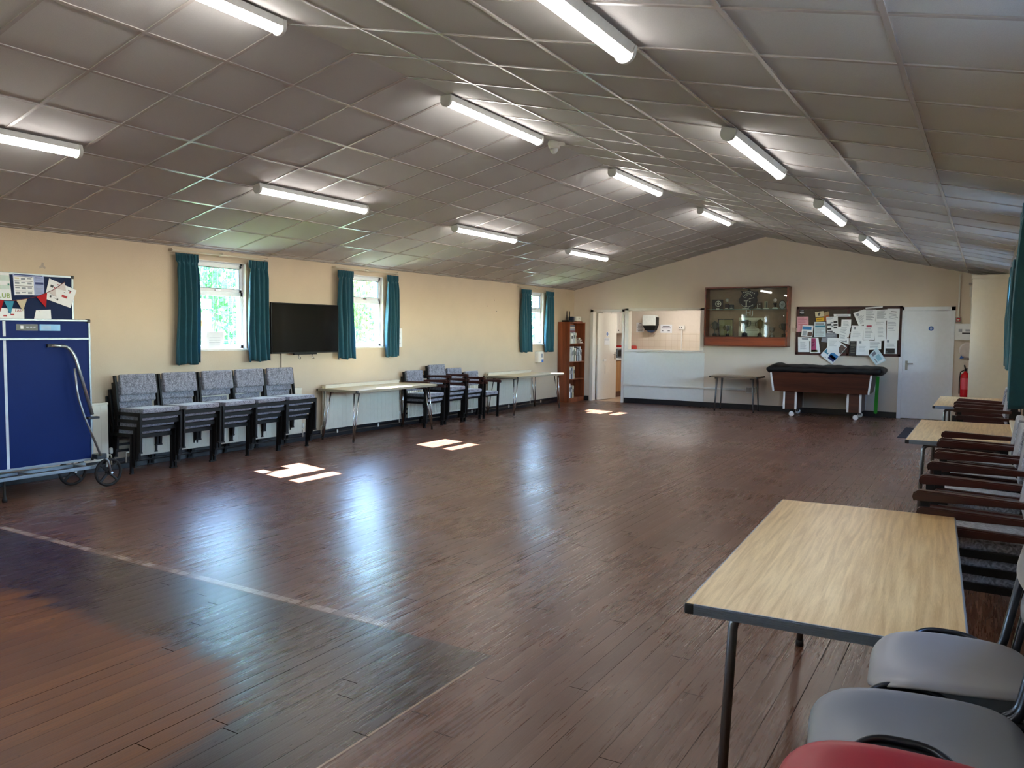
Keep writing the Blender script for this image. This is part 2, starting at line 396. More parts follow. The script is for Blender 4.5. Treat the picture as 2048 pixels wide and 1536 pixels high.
# side walls with window openings
WZ0, WZ1 = 1.285, 2.355
LW = [(-2.9, -2.1), (.7, 1.5), (6.15, 6.93), (8.80, 9.59), (14.09, 14.76)]
RW = [(-2.2, -1.3), (2.3, 3.2), (6.95, 7.65), (9.0, 9.8), (11.33, 12.12), (12.5, 13.35)]  # fourth and last are unseen windows, added to brighten the far wall
def side_wall(name, x0, x1, wins, z1):
    w = MB().m(CREAM); ys = [YB-T]
    for a, b_ in wins: w.b2((x0, a, 0), (x1, b_, WZ0)); w.b2((x0, a, WZ1), (x1, b_, z1)); ys += [a, b_]
    ys += [YF+T]
    for i in range(0, len(ys), 2): w.b2((x0, ys[i], 0), (x1, ys[i+1], z1))
    return tag(w.link(name), kind='structure')
side_wall('wall_left', XL-T, XL, LW, roof(XL)+.12)
side_wall('wall_right', XR, XR+T, RW, roof(XR)+.12)
# far wall with doorways and serving hatch
D1 = (-7.60, -6.905, 1.985); HT = (-6.745, -5.15, 1.172, 2.012); D2 = (-1.36, -.572, 1.995); FT = .13
w = MB().m(CREAM2)
def col(xa, xb, z0, z1=None):
    top = [(xb, z1), (xa, z1)] if z1 is not None else [(xb, roof(xb)+.1), (xa, roof(xa)+.1)]
    w.prism([(xa, z0), (xb, z0)]+top, YF, YF+FT)
FE = .004
col(XL, D1[0]-FE, 0); col(D1[0]-FE, D1[1]+FE, D1[2]+FE); col(D1[1]+FE, HT[0]-FE, 0); col(HT[0]-FE, HT[1]+FE, 0, HT[2]-FE); col(HT[0]-FE, HT[1]+FE, HT[3]+FE)
col(HT[1]+FE, RX, 0); col(RX, D2[0], 0); col(D2[0], D2[1], D2[2]); col(D2[1], XR, 0)
tag(w.link('wall_far'), kind='structure')
w = MB().m(CREAM2); w.prism([(XL, 0), (XR, 0), (XR, roof(XR)+.1), (RX, RZ+.1), (XL, roof(XL)+.1)], YB-T, YB); tag(w.link('wall_behind'), kind='structure')

w = MB().m(CREAM2); w.b2((-4.7, YF+FT+.45, -.02), (XR+T, YF+FT+.5, 3.7)); w.b2((-4.7, YF+FT, 2.2), (XR+T, YF+FT+.5, 2.25)); w.b2((-4.75, YF+FT, 0), (-4.7, YF+FT+.5, 3.7)); w.b2((XR, YF+FT, 0), (XR+T, YF+FT+.5, 3.7)); w.b2((-4.7, YF+.06, -.06), (XR+T, YF+FT+.5, -.002)); w.b2((XL-T, YF+FT, 2.52), (-4.7, YF+FT+.05, 3.7)); tag(w.link('wall_light_block'), kind='structure')  # unseen shell added behind the far wall to stop daylight leaking past the door
# skirting
def skirt(name, segs, axis):
    s = MB().m(SKIRT)
    for a, b_ in segs: s.b2(a, b_, .003)
    tag(s.link(name), kind='structure')
skirt('baseboard_left', [((XL+.001, YB, 0), (XL+.018, YF, .115))], 0)
skirt('baseboard_far', [((-6.835, YF-.018, 0), (D2[0]-.05, YF-.001, .108)), ((D2[1]+.07, YF-.018, 0), (XR, YF-.001, .108)), ((XL+.02, YF-.018, 0), (D1[0]-.09, YF-.001, .108))], 0)
skirt('baseboard_right', [((XR-.018, YB, 0), (XR-.001, 14.68, .115))], 0)

# ---------------------------------------------------------------- windows
GASK = pm('dark_gasket', '#1c2a38', .5); WIRE = pm('grey_wire', '#6f7f8a', .5, .5)
def window(n, side, y0, y1, wires=True):
    X = XL if side < 0 else XR; s = -side            # s points into the room
    root = empty('window_%d' % n, (X, (y0+y1)/2, WZ0)); tag(root, kind='structure')
    hw = (y1-y0)/2; H = WZ1-WZ0; xo = lambda d: -s*d   # d = depth into the wall
    f = MB().m(UPVC); d0, d1 = .055, .115; fw = .045
    f.b2((xo(d0), -hw, 0), (xo(d1), -hw+fw, H), .004); f.b2((xo(d0), hw-fw, 0), (xo(d1), hw, H), .004)
    f.b2((xo(d0), -hw, 0), (xo(d1), hw, fw), .004); f.b2((xo(d0), -hw, H-fw), (xo(d1), hw, H), .004)
    f.b2((xo(d0), -hw, .655), (xo(d1), hw, .715), .004); f.link('frame', root)
    sh = MB().m(UPVC); a0, a1 = .04, .10; sw = .042; za, zb = .70, H-.03
    sh.b2((xo(a0), -hw+.03, za), (xo(a1), -hw+.03+sw, zb), .004); sh.b2((xo(a0), hw-.03-sw, za), (xo(a1), hw-.03, zb), .004)
    sh.b2((xo(a0), -hw+.03, za), (xo(a1), hw-.03, za+sw), .004); sh.b2((xo(a0), -hw+.03, zb-sw), (xo(a1), hw-.03, zb), .004)
    sh.m(GASK)
    for a, b_ in (((-hw+.07, za+sw), (-hw+.076, zb-sw)), ((hw-.076, za+sw), (hw-.07, zb-sw)), ((-hw+.07, zb-sw-.006), (hw-.07, zb-sw)), ((-hw+.07, za+sw), (hw-.07, za+sw+.006))):
        sh.b2((xo(a0-.001), a[0], a[1]), (xo(a0+.03), b_[0], b_[1]))
    so = sh.link('sash', root)
    h = MB().m(CHROME); h.b2((xo(a0-.03), -.06, za+.012), (xo(a0), .02, za+.03), .004).link('window_handle', so)
    p = MB().m(GLASS); p.b2((xo(.082), -hw+fw, fw), (xo(.088), hw-fw, .655)); p.b2((xo(.068), -hw+.072, za+sw), (xo(.074), hw-.072, zb-sw)); p.link('pane', root)
    r = MB().m(WHITE); e = .006
    r.b2((xo(-.001), -hw, 0), (xo(.18), -hw+e, H)); r.b2((xo(-.001), hw-e, 0), (xo(.18), hw, H)); r.b2((xo(-.001), -hw, H-e), (xo(.18), hw, H)); r.link('reveal', root)
    q = MB().m(WHITE); q.b2((xo(-.02), -hw-.02, -.022), (xo(.06), hw+.02, .004), .004); q.link('window_sill', root)
    if wires:
        w_ = MB().m(WIRE); k = int(H/.022)
        for i in range(k): w_.box((xo(.165), 0, .011+i*.022), (.0018, y1-y0, .0018))
        for i in range(int((y1-y0)/.075)): w_.box((xo(.168), -hw+.04+i*.075, H/2), (.0022, .0022, H))
        w_.link('wire_mesh', root)
    return root
n = 0
for (a, b_) in LW[2:]+LW[:2]: n += 1; window(n, -1, a, b_, n < 4)
for (a, b_) in RW: n += 1; window(n, 1, a, b_, False)

def curtain(y0, y1, x, z0, z1, label, group, folds=4, s=1, ph=0):
    W_ = y1-y0; rnd = random.Random(int(y0*100)); am = [rnd.uniform(.7, 1.25) for _ in range(9)]
    def fn(u, v):
        head = v < .075; z = z1-(z1-z0)*v
        a = .017 if head else .022+.022*min(1, (v-.07)*2.2)
        nf = folds*2.2 if head else folds
        k = am[int(u*7.99)]
        xx = a*k*math.sin(2*PI*nf*u+ph+.5*math.sin(v*3+ph)) + .006*math.sin(9*u+6*v)
        pinch = 1-.10*math.exp(-((v-.09)/.05)**2) if not head else 1.02
        yy = (u-.5)*W_*(pinch+.08*v*v) + .012*math.sin(v*5+ph)
        return (s*xx, yy, z - .012*math.sin(u*11+ph)*v*v)
    o = MB().m(TEAL).grid(fn, 72, 44).link('curtain', None, (x, (y0+y1)/2, 0))
    md = o.modifiers.new('thick', 'SOLIDIFY'); md.thickness = .004
    tag(o, label, 'curtain', group)
cx = XL+.075
cg = 'teal curtains at the left wall windows'
curtain(5.865, 6.175, cx, 1.118, 2.40, 'teal curtain left of the window that holds a propped paper', cg, 4, 1, 0)
curtain(6.90, 7.205, cx, 1.125, 2.40, 'teal curtain between the nearest window and the television', cg, 4, 1, 1.3)
curtain(8.495, 8.815, cx, 1.118, 2.39, 'teal curtain touching the right edge of the television', cg, 4, 1, 2.1)
curtain(9.575, 9.855, cx, 1.125, 2.39, 'teal curtain beside the white notice on the cream wall', cg, 4, 1, .7)
curtain(13.71, 14.08, cx, 1.125, 2.385, 'teal curtain left of the farthest left-wall window', cg, 4, 1, 1.9)
curtain(14.735, 15.09, cx, 1.12, 2.385, 'teal curtain just above the wall dispenser, nearest the bookcase', cg, 4, 1, .2)
cx = XR-.10; cg = 'teal curtains at the right wall windows'
curtain(10.95, 11.33, cx, 1.14, 2.42, 'teal curtain on the right wall, second farthest, beside cream partition', cg, 4, -1, .2)
curtain(12.1, 12.45, cx, 1.15, 2.42, 'farthest teal curtain on the right wall, touching the cream partition in view', cg, 4, -1, .9)
curtain(7.62, 7.98, cx-.02, 1.12, 2.41, 'dark teal curtain on the right wall just before the sunlit one', cg, 4, -1, 1.2)
curtain(6.25, 6.95, cx-.05, 1.05, 2.41, 'bright blue sunlit curtain at the right edge of the photo', cg, 6, -1, 2.2)
CRAIL = pm('ivory_curtain_rail', '#bdb3a0', .4)
def rail(y0, y1, x, label):
    root = empty('curtain_rail', (x, (y0+y1)/2, 2.425), 0, label, 'curtain rail', 'curtain rails')
    h = (y1-y0)/2; s = 1 if x < 0 else -1
    MB().m(CRAIL).box((0, 0, 0), (.012, 2*h, .016), None, .003).link('track', root)
    for y in (-h, 0, h): MB().m(CRAIL).b2((-s*.07, y-.008, -.01), (0, y+.008, .02), .002).link('bracket', root)
rail(5.83, 7.23, XL+.075, 'thin ivory curtain rail above the nearest left window')
rail(8.47, 9.87, XL+.075, 'thin ivory curtain rail above the window right of the television')
rail(13.68, 15.1, XL+.075, 'thin ivory curtain rail above the farthest left window')
rail(6.2, 8.02, XR-.07, 'thin ivory curtain rail over the nearer right wall window')
rail(10.9, 12.5, XR-.07, 'thin ivory curtain rail over the far right wall window')

# window paper and sticker
wp = MB().m(PAPER); a = onX(413, 664, XL-.06); b_ = onX(456, 697, XL-.03)
wp.box((0, 0, 0), (.002, .255, .205), (0, math.radians(8), 0)); wp.m(FAINT)
for i in range(5): wp.box((.0016+.014*(.5-i*.2)*.9, 0, .06-i*.03), (.001, .16, .004), (0, math.radians(8), 0))
tag(wp.link('paper_notice', None, (XL-.02, 6.46, WZ0+.11)), 'white landscape paper propped on the sill of nearest left window', 'notice')
st = MB().m(pm('orange_sticker', '#f0a018', .5)); st.box((0, 0, 0), (.002, .12, .07), None, .0008); st.m(pm('red_sticker', '#d8401c', .5))
st.box((.001, 0, -.014), (.002, .10, .012)); st.box((.001, 0, .004), (.002, .10, .006))
tag(st.link('window_sticker', None, (XL-.078, 6.265, 1.60)), 'orange and red sticker stuck on the nearest left window pane', 'sticker')

# ---------------------------------------------------------------- fluorescent battens
TUBE = pm('lit_diffuser', (1, .965, .90), .4, emit=LAMP_STRENGTH, var=0)
TRAY = pm('white_lamp_body', '#c9c9c6', .4); CAP = pm('grey_end_cap', '#c4c4c0', .5)
def batten():
    root = empty('batten_lamp'); L = 1.57
    b = MB().m(TRAY); b.prism([(-.05, 0), (.05, 0), (.042, -.042), (-.042, -.042)], .03, L-.03, 'Y'); b.link('lamp_body', root)
    d = MB().m(TUBE); pts = [(.036*math.cos(a), -.042+.042*math.sin(a)) for a in [PI+PI*k/12 for k in range(13)]]
    d.prism(pts, .03, L-.03, 'Y'); d.link('diffuser', root)
    for y in (.015, L-.015):
        e = MB().m(CAP); pts = [(.052*math.cos(a), -.04+.05*math.sin(a)) for a in [PI+PI*k/10 for k in range(11)]]
        e.prism([(.052, 0), (-.052, 0)]+pts, y-.015, y+.015, 'Y', .003); e.link('end_cap', root)
    return root
place = {-1: 'left', 0: 'ridge', 1: 'right'}
ordn = ['nearest in view', 'second nearest', 'third nearest', 'farthest']
proto = batten(); used = False
for row, off in ((-1, -2.25), (0, .03), (1, 2.33)):
    x = RX+off
    for k in range(-2, 4):
        y = 2.03+3.31*k+(.05 if row else 0)
        if y < YB+.2: continue
        o = dup(proto, (x, y, roof(x)-(.013 if row else .022)), 0)
        o.rotation_euler = (0, row*.228 if row else 0, 0)
        lab = {-1: 'lit batten lamp on the left slope of the ceiling, ', 0: 'lit batten lamp along the ceiling ridge, ', 1: 'lit batten lamp on the right slope of the ceiling, '}[row]
        lab += ordn[k] if k >= 0 else ('behind the camera' if k == -1 else 'last behind the camera')
        tag(o, lab, 'ceiling light', 'fluorescent ceiling battens')
for c_ in list(proto.children): bpy.data.objects.remove(c_)
bpy.data.objects.remove(proto)
def detector(y, label, s=1):
    root = empty('fire_detector', (RX+.03, y, RZ-.008), 0, label, 'detector', 'ceiling detectors')
    MB().m(WHITE).lathe([(.05*s, 0), (.055*s, -.02*s), (.05*s, -.035*s), (.045*s, -.06*s)], n=20).link('base', root)
    MB().m(TRAY).lathe([(.03*s, -.06*s), (.034*s, -.075*s), (.018*s, -.1*s), (.008*s, -.105*s)], n=16).link('sensor_head', root)
    MB().m(WHITE).box((.07*s, -.01, -.03*s), (.06*s, .03*s, .03*s), None, .004).link('cable_box', root)
detector(7.22, 'white fire detector hanging on the ceiling ridge between lit lamps', 1.2)
detector(13.72, 'small white detector at the far end of the ceiling ridge', .7)

# ---------------------------------------------------------------- doors and joinery on the far wall
HANDLE = pm('satin_lever_metal', '#9c9a94', .3, .9)
DOORP = pm('door_gloss_paint', '#d9d3ca', .32, var=.02); DOORP2 = pm('white_door_paint', '#e6ebf2', .32, var=.02)
def lever(root, x, y, z, s):
    h = MB().m(HANDLE); h.box((x, y-.004, z), (.042, .008, .17), None, .003)
    h.tube(fillet([(x, y, z+.035), (x, y-.05, z+.035), (x+s*.11, y-.05, z+.033)], .015), .009); h.link('door_handle', root)
# far right door
r = empty('door_2', (0, 0, 0), kind='structure')
xa, xb, zt = D2
MB().m(DOORP2).b2((xa+.02, YF+.022, .008), (xb-.015, YF+.062, zt-.012), .002).link('door_leaf', r)
fr = MB().m(DOORP2)
fr.b2((xa-.045, YF-.018, 0), (xa+.02, YF+.125, zt+.055), .003); fr.b2((xb-.015, YF-.018, 0), (xb+.05, YF+.125, zt+.055), .003); fr.b2((xa-.045, YF-.018, zt-.012), (xb+.05, YF+.125, zt+.055), .003)
fr.link('door_frame', r); lever(r, xa+.085, YF+.02, .98, 1)
tag(r.children[0], 'plain white door leaf'); 
# kitchen door, standing ajar
r = empty('door_1', (0, 0, 0), kind='structure'); xa, xb, zt = D1
fr = MB().m(DOORP)
fr.b2((xa-.07, YF-.018, 0), (xa, YF+.15, zt+.06), .003); fr.b2((xb, YF-.018, 0), (xb+.055, YF+.15, zt+.06), .003); fr.b2((xa-.07, YF-.018, zt), (xb+.055, YF+.15, zt+.06), .003)
fr.link('door_frame', r)
th = math.radians(79)
lf = empty('leaf_hinge', (xa+.03, YF+.16, 0), th); lf.parent = r
bpy.data.objects.remove(lf)
def kd(u, v, z):   # along the leaf, out of its face, up
    return (xa+.025+u*math.cos(th)+v*math.sin(th), YF+.165+u*math.sin(th)-v*math.cos(th), z)
LW_ = .735
c0 = kd(LW_/2, 0, .008+.98)
lo = MB().m(DOORP); lo.box(c0, (LW_, .04, 1.955), (0, 0, th), .002); leaf = lo.link('door_leaf', r)
h = MB().m(HANDLE); h.box(kd(LW_-.06, .024, 1.0), (.042, .008, .17), (0, 0, th), .003)
h.tube(fillet([kd(LW_-.06, .02, 1.035), kd(LW_-.06, .07, 1.035), kd(LW_-.17, .07, 1.033)], .015), .009)
h.link('door_handle', leaf)
BLUE = pm('sign_blue', '#2456a8', .5)
s_ = MB().m(PAPER); s_.box(kd(.36, .021, 1.50), (.085, .002, .085), (0, 0, th)); s_.m(BLUE); s_.bm.verts.ensure_lookup_table()
cx_, cy_, cz_ = kd(.36, .0225, 1.50); 
disc = [s_.bm.verts.new(Vector((cx_+.036*math.cos(a)*math.cos(th), cy_+.036*math.cos(a)*math.sin(th), cz_+.036*math.sin(a)))) for a in [2*PI*k/24 for k in range(24)]]
s_._fin([s_.bm.faces.new(disc)])
s_.m(PAPER)
for i, wv in enumerate((.03, .04, .03)): s_.box(kd(.36, .0235, 1.512-.012*i), (wv, .001, .005), (0, 0, th))
tag(s_.link('door_sign'), 'white square sign with blue disc on the half open kitchen door', 'sign')
s_ = MB().m(PAPER); s_.box(kd(.35, .0215, 1.335), (.21, .002, .16), (0, 0, th)); s_.m(FAINT)
for i in range(4): s_.box(kd(.35-.01*(i % 2), .0232, 1.395-.014*i), (.17-.03*(i == 3), .0006, .006), (0, 0, th))
tag(s_.link('door_notice'), 'typed white notice under the blue disc on the kitchen door', 'notice')
s_ = MB().m(BLUE); s_.lathe([(.042, 0), (.042, -.002)], (0, 0, 0), 28, 'Y'); s_.m(PAPER)
for i in range(3): s_.box((0, -.0026, .012-.012*i), (.036-.006*abs(1-i), .001, .005))
tag(s_.link('door_sign', None, (-.898, YF+.0215, 1.658)), 'round blue disc sign on the closed white far door', 'sign')
# serving hatch frame and the boxed panel under it
xa, xb, za, zb = HT
fr = MB().m(pm('hatch_frame_paint', '#dad3c8', .4, var=.02))
fr.b2((xa-.085, YF-.03, za-.04), (xa, YF+.15, zb+.05), .003); fr.b2((xb, YF-.03, za-.04), (xb+.08, YF+.15, zb+.05), .003)
fr.b2((xa-.085, YF-.03, zb), (xb+.08, YF+.15, zb+.055), .003); fr.b2((xa-.085, YF-.05, za-.045), (xb+.08, YF+.16, za), .004)
tag(fr.link('trim_1'), kind='structure')
pn = MB().m(pm('grey_white_hatch_panel', '#dcdad2', .5, var=.02)); pn.b2((-6.845, YF-.012, .11), (-5.05, YF-.001, 1.125), .002)
tag(pn.link('trim_2'), kind='structure')
pn = MB().m(pm('boxing_paint', '#dcd8d0', .5, var=.02)); pn.b2((-6.84, YF-.045, .385), (-4.17, YF-.002, .415), .003)
tag(pn.link('trim_3'), kind='structure')
r = empty('junction_box', (-4.07, YF, .40), 0, 'cream cable box low on the far wall behind the small table', 'electrical box')
MB().m(WHITE).box((0, -.03, 0), (.2, .06, .13), None, .006).link('box_body', r); MB().m(GRIDM).box((0, -.061, 0), (.17, .003, .10), None, .001).link('cover', r)

# ---------------------------------------------------------------- kitchen behind the hatch
KY, KX = 18.58, -4.6
KW = pm('kitchen_wall_paint', '#d6cbbd', .6, var=.02)
k = MB().m(KW); k.b2((XL-.2, KY, 0), (KX+.2, KY+.1, 2.6)); tag(k.link('wall_kitchen_far'), kind='structure')
k = MB().m(KW); k.b2((KX, YF+FT, 0), (KX+.1, KY, 2.6)); tag(k.link('wall_kitchen_right'), kind='structure')
k = MB().m(KW); k.b2((XL-T, YF+T, 0), (XL, KY+.1, 2.6)); tag(k.link('wall_kitchen_left'), kind='structure')
k = MB().m(WHITE); k.b2((XL-T, YF+FT+.001, 2.45), (KX+.1, KY+.1, 2.5)); tag(k.link('ceiling_kitchen'), kind='structure')
k = MB().m(pm('kitchen_lino', '#b59a80', .4)); k.b2((XL, YF+.06, -.02), (KX+.1, KY+.1, .001)); tag(k.link('floor_kitchen'), kind='structure')
def tiles():
    m = bpy.data.materials.new('cream_wall_tiles'); m.use_nodes = True; nt = m.node_tree; b = nt.nodes['Principled BSDF']
    tc = nt.nodes.new('ShaderNodeTexCoord'); mp = nt.nodes.new('ShaderNodeMapping'); mp.inputs['Rotation'].default_value = (PI/2, 0, 0)
    br = nt.nodes.new('ShaderNodeTexBrick'); br.offset = 0; br.inputs['Scale'].default_value = 1; br.inputs['Brick Width'].default_value = .15; br.inputs['Row Height'].default_value = .15
    br.inputs['Mortar Size'].default_value = .0022; br.inputs['Color1'].default_value = hexc('#dacebe')+(1,); br.inputs['Color2'].default_value = hexc('#d5c9b8')+(1,); br.inputs['Mortar'].default_value = hexc('#b8a48c')+(1,)
    nt.links.new(tc.outputs['Object'], mp.inputs[0]); nt.links.new(mp.outputs[0], br.inputs[0]); nt.links.new(br.outputs[0], b.inputs['Base Color']); b.inputs['Roughness'].default_value = .12; return m
k = MB().m(tiles()); k.b2((XL, KY-.012, .9), (KX, KY-.001, 1.545)); tag(k.link('trim_4'), kind='structure')
KL = pm('kitchen_lamp_diffuser', (1, .97, .93), .4, emit=KITCHEN_STRENGTH, var=0)
r = empty('kitchen_lamp', (-6.2, 17.5, 2.45), 0, 'lit kitchen ceiling lamp above the serving hatch room', 'ceiling light')
MB().m(TRAY).box((0, 0, -.02), (1.3, .3, .04), None, .004).link('lamp_body', r); MB().m(KL).box((0, 0, -.05), (1.24, .24, .02), None, .004).link('diffuser', r)
UN = wood('oak_unit_door', '#8a5f36', '#b58a58', 'Z', .45, 12)
r = empty('base_cabinet', (-7.8, 17.55, 0), 0, 'oak kitchen base cabinet glimpsed through the half open door', 'cabinet')
MB().m(UN).b2((-.26, -.95, .13), (.26, .98, .875)).link('cabinet_body', r)
for i in range(3):
    d_ = MB().m(UN); d_.b2((.262, -.93+.64*i, .14), (.282, -.31+.64*i, .865), .003); d_ = d_.link('door', r)
    MB().m(HANDLE).tube([(.30, -.88+.64*i, .6), (.30, -.88+.64*i, .78)], .006).link('cabinet_handle', d_)
MB().m(pm('plinth_brown', '#5a3322', .5)).b2((-.26, -.95, 0), (.22, .98, .13)).link('plinth', r)
tag(MB().m(pm('pale_worktop', '#d6d8d8', .3)).b2((XL+.002, 16.58, .88), (-7.49, KY-.015, .92), .003).link('worktop'), 'pale kitchen worktop lying on the oak base cabinet', 'worktop')
r = empty('wall_cabinet', (-7.9, 17.8, 1.52), 0, 'white kitchen wall cabinet glimpsed above the worktop', 'cabinet')
MB().m(WHITE).b2((-.17, -.75, 0), (.13, .74, .72)).link('cabinet_body', r)
for i in range(3):
    d_ = MB().m(WHITE); d_.b2((.132, -.74+.5*i, .005), (.15, -.255+.5*i, .715), .003); d_ = d_.link('door', r)
    MB().m(BLACK).lathe([(.012, 0), (.014, .015), (.01, .02)], (.15, -.33+.5*i, .07), 12, 'X').link('knob', d_)
RED = pm('red_plastic', '#b01818', .35)
o = MB().m(RED).box((0, 0, 0), (.5, .35, .30), None, .05, 4).link('bread_bin', None, (-7.72, 18.35, 1.072)); tag(o, 'red rounded bin on the worktop seen through hatch and doorway', 'bin')
r = empty('microwave', (-7.78, 17.75, .92), 0, 'dark blue-grey appliance on the worktop beyond the kitchen door', 'appliance')
MB().m(pm('slate_appliance', '#46545f', .3)).box((0, 0, .12), (.38, .42, .22), None, .02).link('casing', r); MB().m(BLACK).box((.192, 0, .12), (.006, .30, .15), None, .002).link('appliance_door', r)
MB().m(WHITE).box((0, 0, .245), (.3, .3, .025), None, .01).link('lid', r)
o = MB().m(PAPER); o.box((0, 0, .008), (.24, .3, .014), (0, .05, .2), .002); tag(o.link('paper_stack', None, (-7.62, 17.35, .92)), 'white papers lying at the worktop edge inside the kitchen', 'papers')
# things on the kitchen wall
r = empty('paper_towel_dispenser', onY(1304, 647, KY-.02), 0, 'white paper towel dispenser with blue roll on the kitchen wall', 'towel dispenser')
b = MB().m(pm('white_dispenser_plastic', '#d8ddd8', .3)); b.prism([(-.17, -.05), (.17, -.05), (.17, .16), (.14, .20), (-.14, .20), (-.17, .16)], -.22, 0, 'Y', .012); b.link('cover', r)
MB().m(BLACK).prism([(-.17, -.052), (.17, -.052), (.13, -.17), (-.10, -.17)], -.19, 0, 'Y', .006).link('outlet', r)
MB().m(BLACK).b2((.171, -.2, -.05), (.177, 0, .15)).link('side_seam', r)
MB().m(pm('blue_tissue', '#5c7fb8', .8)).prism([(-.10, -.171), (.12, -.171), (.03, -.225), (-.03, -.215)], -.13, -.05, 'Y', .003).link('blue_paper', r)
def wall_sheet(name, label, cat, px0, py0, px1, py1, lines, ink, group=None):
    a = onY(px0, py0, KY-.014); b_ = onY(px1, py1, KY-.014); w_, h_ = b_.x-a.x, a.z-b_.z
    s = MB().m(PAPER).box((0, 0, 0), (w_, .002, h_)); s.m(ink)
    for i, (u, v, lw, lh) in enumerate(lines): s.box(((u-.5)*w_, -.0016, (.5-v)*h_), (lw*w_, .001, lh*h_))
    tag(s.link(name, None, ((a.x+b_.x)/2, KY-.014, (a.z+b_.z)/2)), label, cat, group)
wall_sheet('notice', 'portrait notice in bold print left of the towel dispenser', 'notice', 1273, 645, 1288, 664, [(.5, .1, .3, .06)]+[(.5, .24+.13*i, .7-.1*(i % 2), .05) for i in range(6)], INK, 'kitchen wall notices')
wall_sheet('notice', 'landscape notice with heading right of the towel dispenser', 'notice', 1321, 649, 1344, 666, [(.5, .22, .6, .08), (.5, .42, .8, .09), (.2, .75, .1, .08), (.72, .75, .2, .08)], INK, 'kitchen wall notices')
r = empty('wall_socket', onY(1364, 655, KY-.02), 0, 'white double socket on the kitchen wall with trunking below', 'socket')
MB().m(WHITE).box((0, -.015, 0), (.15, .03, .09), None, .004).link('socket_plate', r)
for i in (-1, 0): MB().m(INK).box((i*.06, -.0315, 0), (.022, .002, .03)).link('socket_hole', r)
MB().m(WHITE).box((.0, -.008, -.30), (.03, .016, .51)).link('trunking', r)

# ---------------------------------------------------------------- upholstered stacking chair (front towards +x)
def stack_chair():
    r = empty('stacking_chair')
    w = .235
    MB().m(GREYFAB).box((.015, 0, .437), (.40, .43, .05), (0, -.03, 0), .02, 4).link('seat', r)
    MB().m(GREYFAB).box((-.20, 0, .70), (.05, .425, .225), (0, -.14, 0), .024, 4).link('backrest', r)
    f = MB().m(BLACK)
    for s in (-1, 1): f.bar((-.2, s*w, .40), (.2, s*w, .405), .022, .035, .003)
    f.bar((.195, -w, .392), (.195, w, .392), .03, .04, .003); f.bar((-.19, -w, .395), (-.19, w, .395), .03, .022, .003)
    f.link('seat_frame', r)
    for s in (-1, 1): MB().m(BLACK).bar((.178, s*(w+.002), .012), (.193, s*(w+.002), .425), .026, .036, .003).m(RUBBER).box((.178, s*(w+.002), .008), (.034, .04, .016), None, .003).link('leg', r)
    for s in (-1, 1):
        b = MB().m(BLACK); b.bar((-.235, s*(w+.002), .012), (-.195, s*(w+.002), .42), .026, .036, .003); b.bar((-.195, s*(w+.002), .40), (-.245, s*(w+.002), .80), .024, .036, .003)
        b.m(RUBBER).box((-.235, s*(w+.002), .008), (.034, .04, .016), None, .003); b.link('leg', r)
    MB().m(BLACK).bar((-.222, -w, .20), (-.222, w, .20), .02, .025, .002).link('stretcher', r)
    return r
sc0 = stack_chair(); first = True
lev = ['bottom', 'second from bottom', 'third from bottom', 'topmost']
pos = ['leftmost stack, beside the blue table tennis table', 'second stack from the left', 'middle stack of five', 'fourth stack from the left', 'rightmost stack of five, nearest the white table']
for i, y in enumerate((5.28, 5.79, 6.30, 6.80, 7.29)):
    for k in range(4):
        o = sc0 if first else dup(sc0, (0, 0, 0)); first = False
        o.location = (-7.83+.042*k+.006*((i*7+k) % 3-1), y+.006*k+.004*((i+k) % 3-1), .075*k); o.rotation_euler = (0, 0, (.012*((i*3) % 3-1)))
        tag(o, 'grey padded chair, '+lev[k]+' in the '+pos[i], 'chair', 'stacks of grey armless chairs')

# ---------------------------------------------------------------- armchair with wooden arms
def arm_chair():
    r = empty('armchair'); w = .232
    MB().m(GREYFAB).box((.02, 0, .435), (.44, .42, .06), (0, -.03, 0), .024, 4).link('seat', r)
    MB().m(GREYFAB).box((-.205, 0, .69), (.055, .43, .26), (0, -.13, 0), .026, 4).link('backrest', r)
    f = MB().m(BLACK)
    for s in (-1, 1): f.bar((-.21, s*w, .395), (.22, s*w, .40), .022, .035, .003)
    f.bar((.20, -w, .39), (.20, w, .39), .035, .022, .003); f.bar((-.19, -w, .395), (-.19, w, .395), .03, .022, .003); f.link('seat_frame', r)
    for s in (-1, 1):
        MB().m(BLACK).bar((.205, s*w, .012), (.222, s*w, .625), .028, .04, .003).m(RUBBER).box((.205, s*w, .008), (.04, .04, .016), None, .003).link('leg', r)
        b = MB().m(BLACK); b.bar((-.235, s*w, .012), (-.195, s*w, .42), .026, .036, .003); b.bar((-.195, s*w, .40), (-.245, s*w, .80), .024, .036, .003)
        b.m(RUBBER).box((-.235, s*w, .008), (.034, .04, .016), None, .003); b.link('leg', r)
        a = MB().m(DARKWOOD)
        a.prism([(-.22, .625), (.255, .625), (.268, .615), (.275, .635), (.27, .655), (.25, .668), (-.22, .652)], s*(w+.004)-.024, s*(w+.004)+.024, 'Y', .006); a.link('armrest', r)
    MB().m(BLACK).bar((-.222, -w, .2), (-.222, w, .2), .02, .025, .002).link('stretcher', r)
    return r
ac0 = arm_chair(); first = True
def put_arm(x, y, rz, z, label, group):
    global first
    o = ac0 if first else dup(ac0, (0, 0, 0)); first = False
    o.location = (x, y, z); o.rotation_euler = (0, 0, rz); tag(o, label, 'chair', group)
gl = 'armchairs along the left wall'
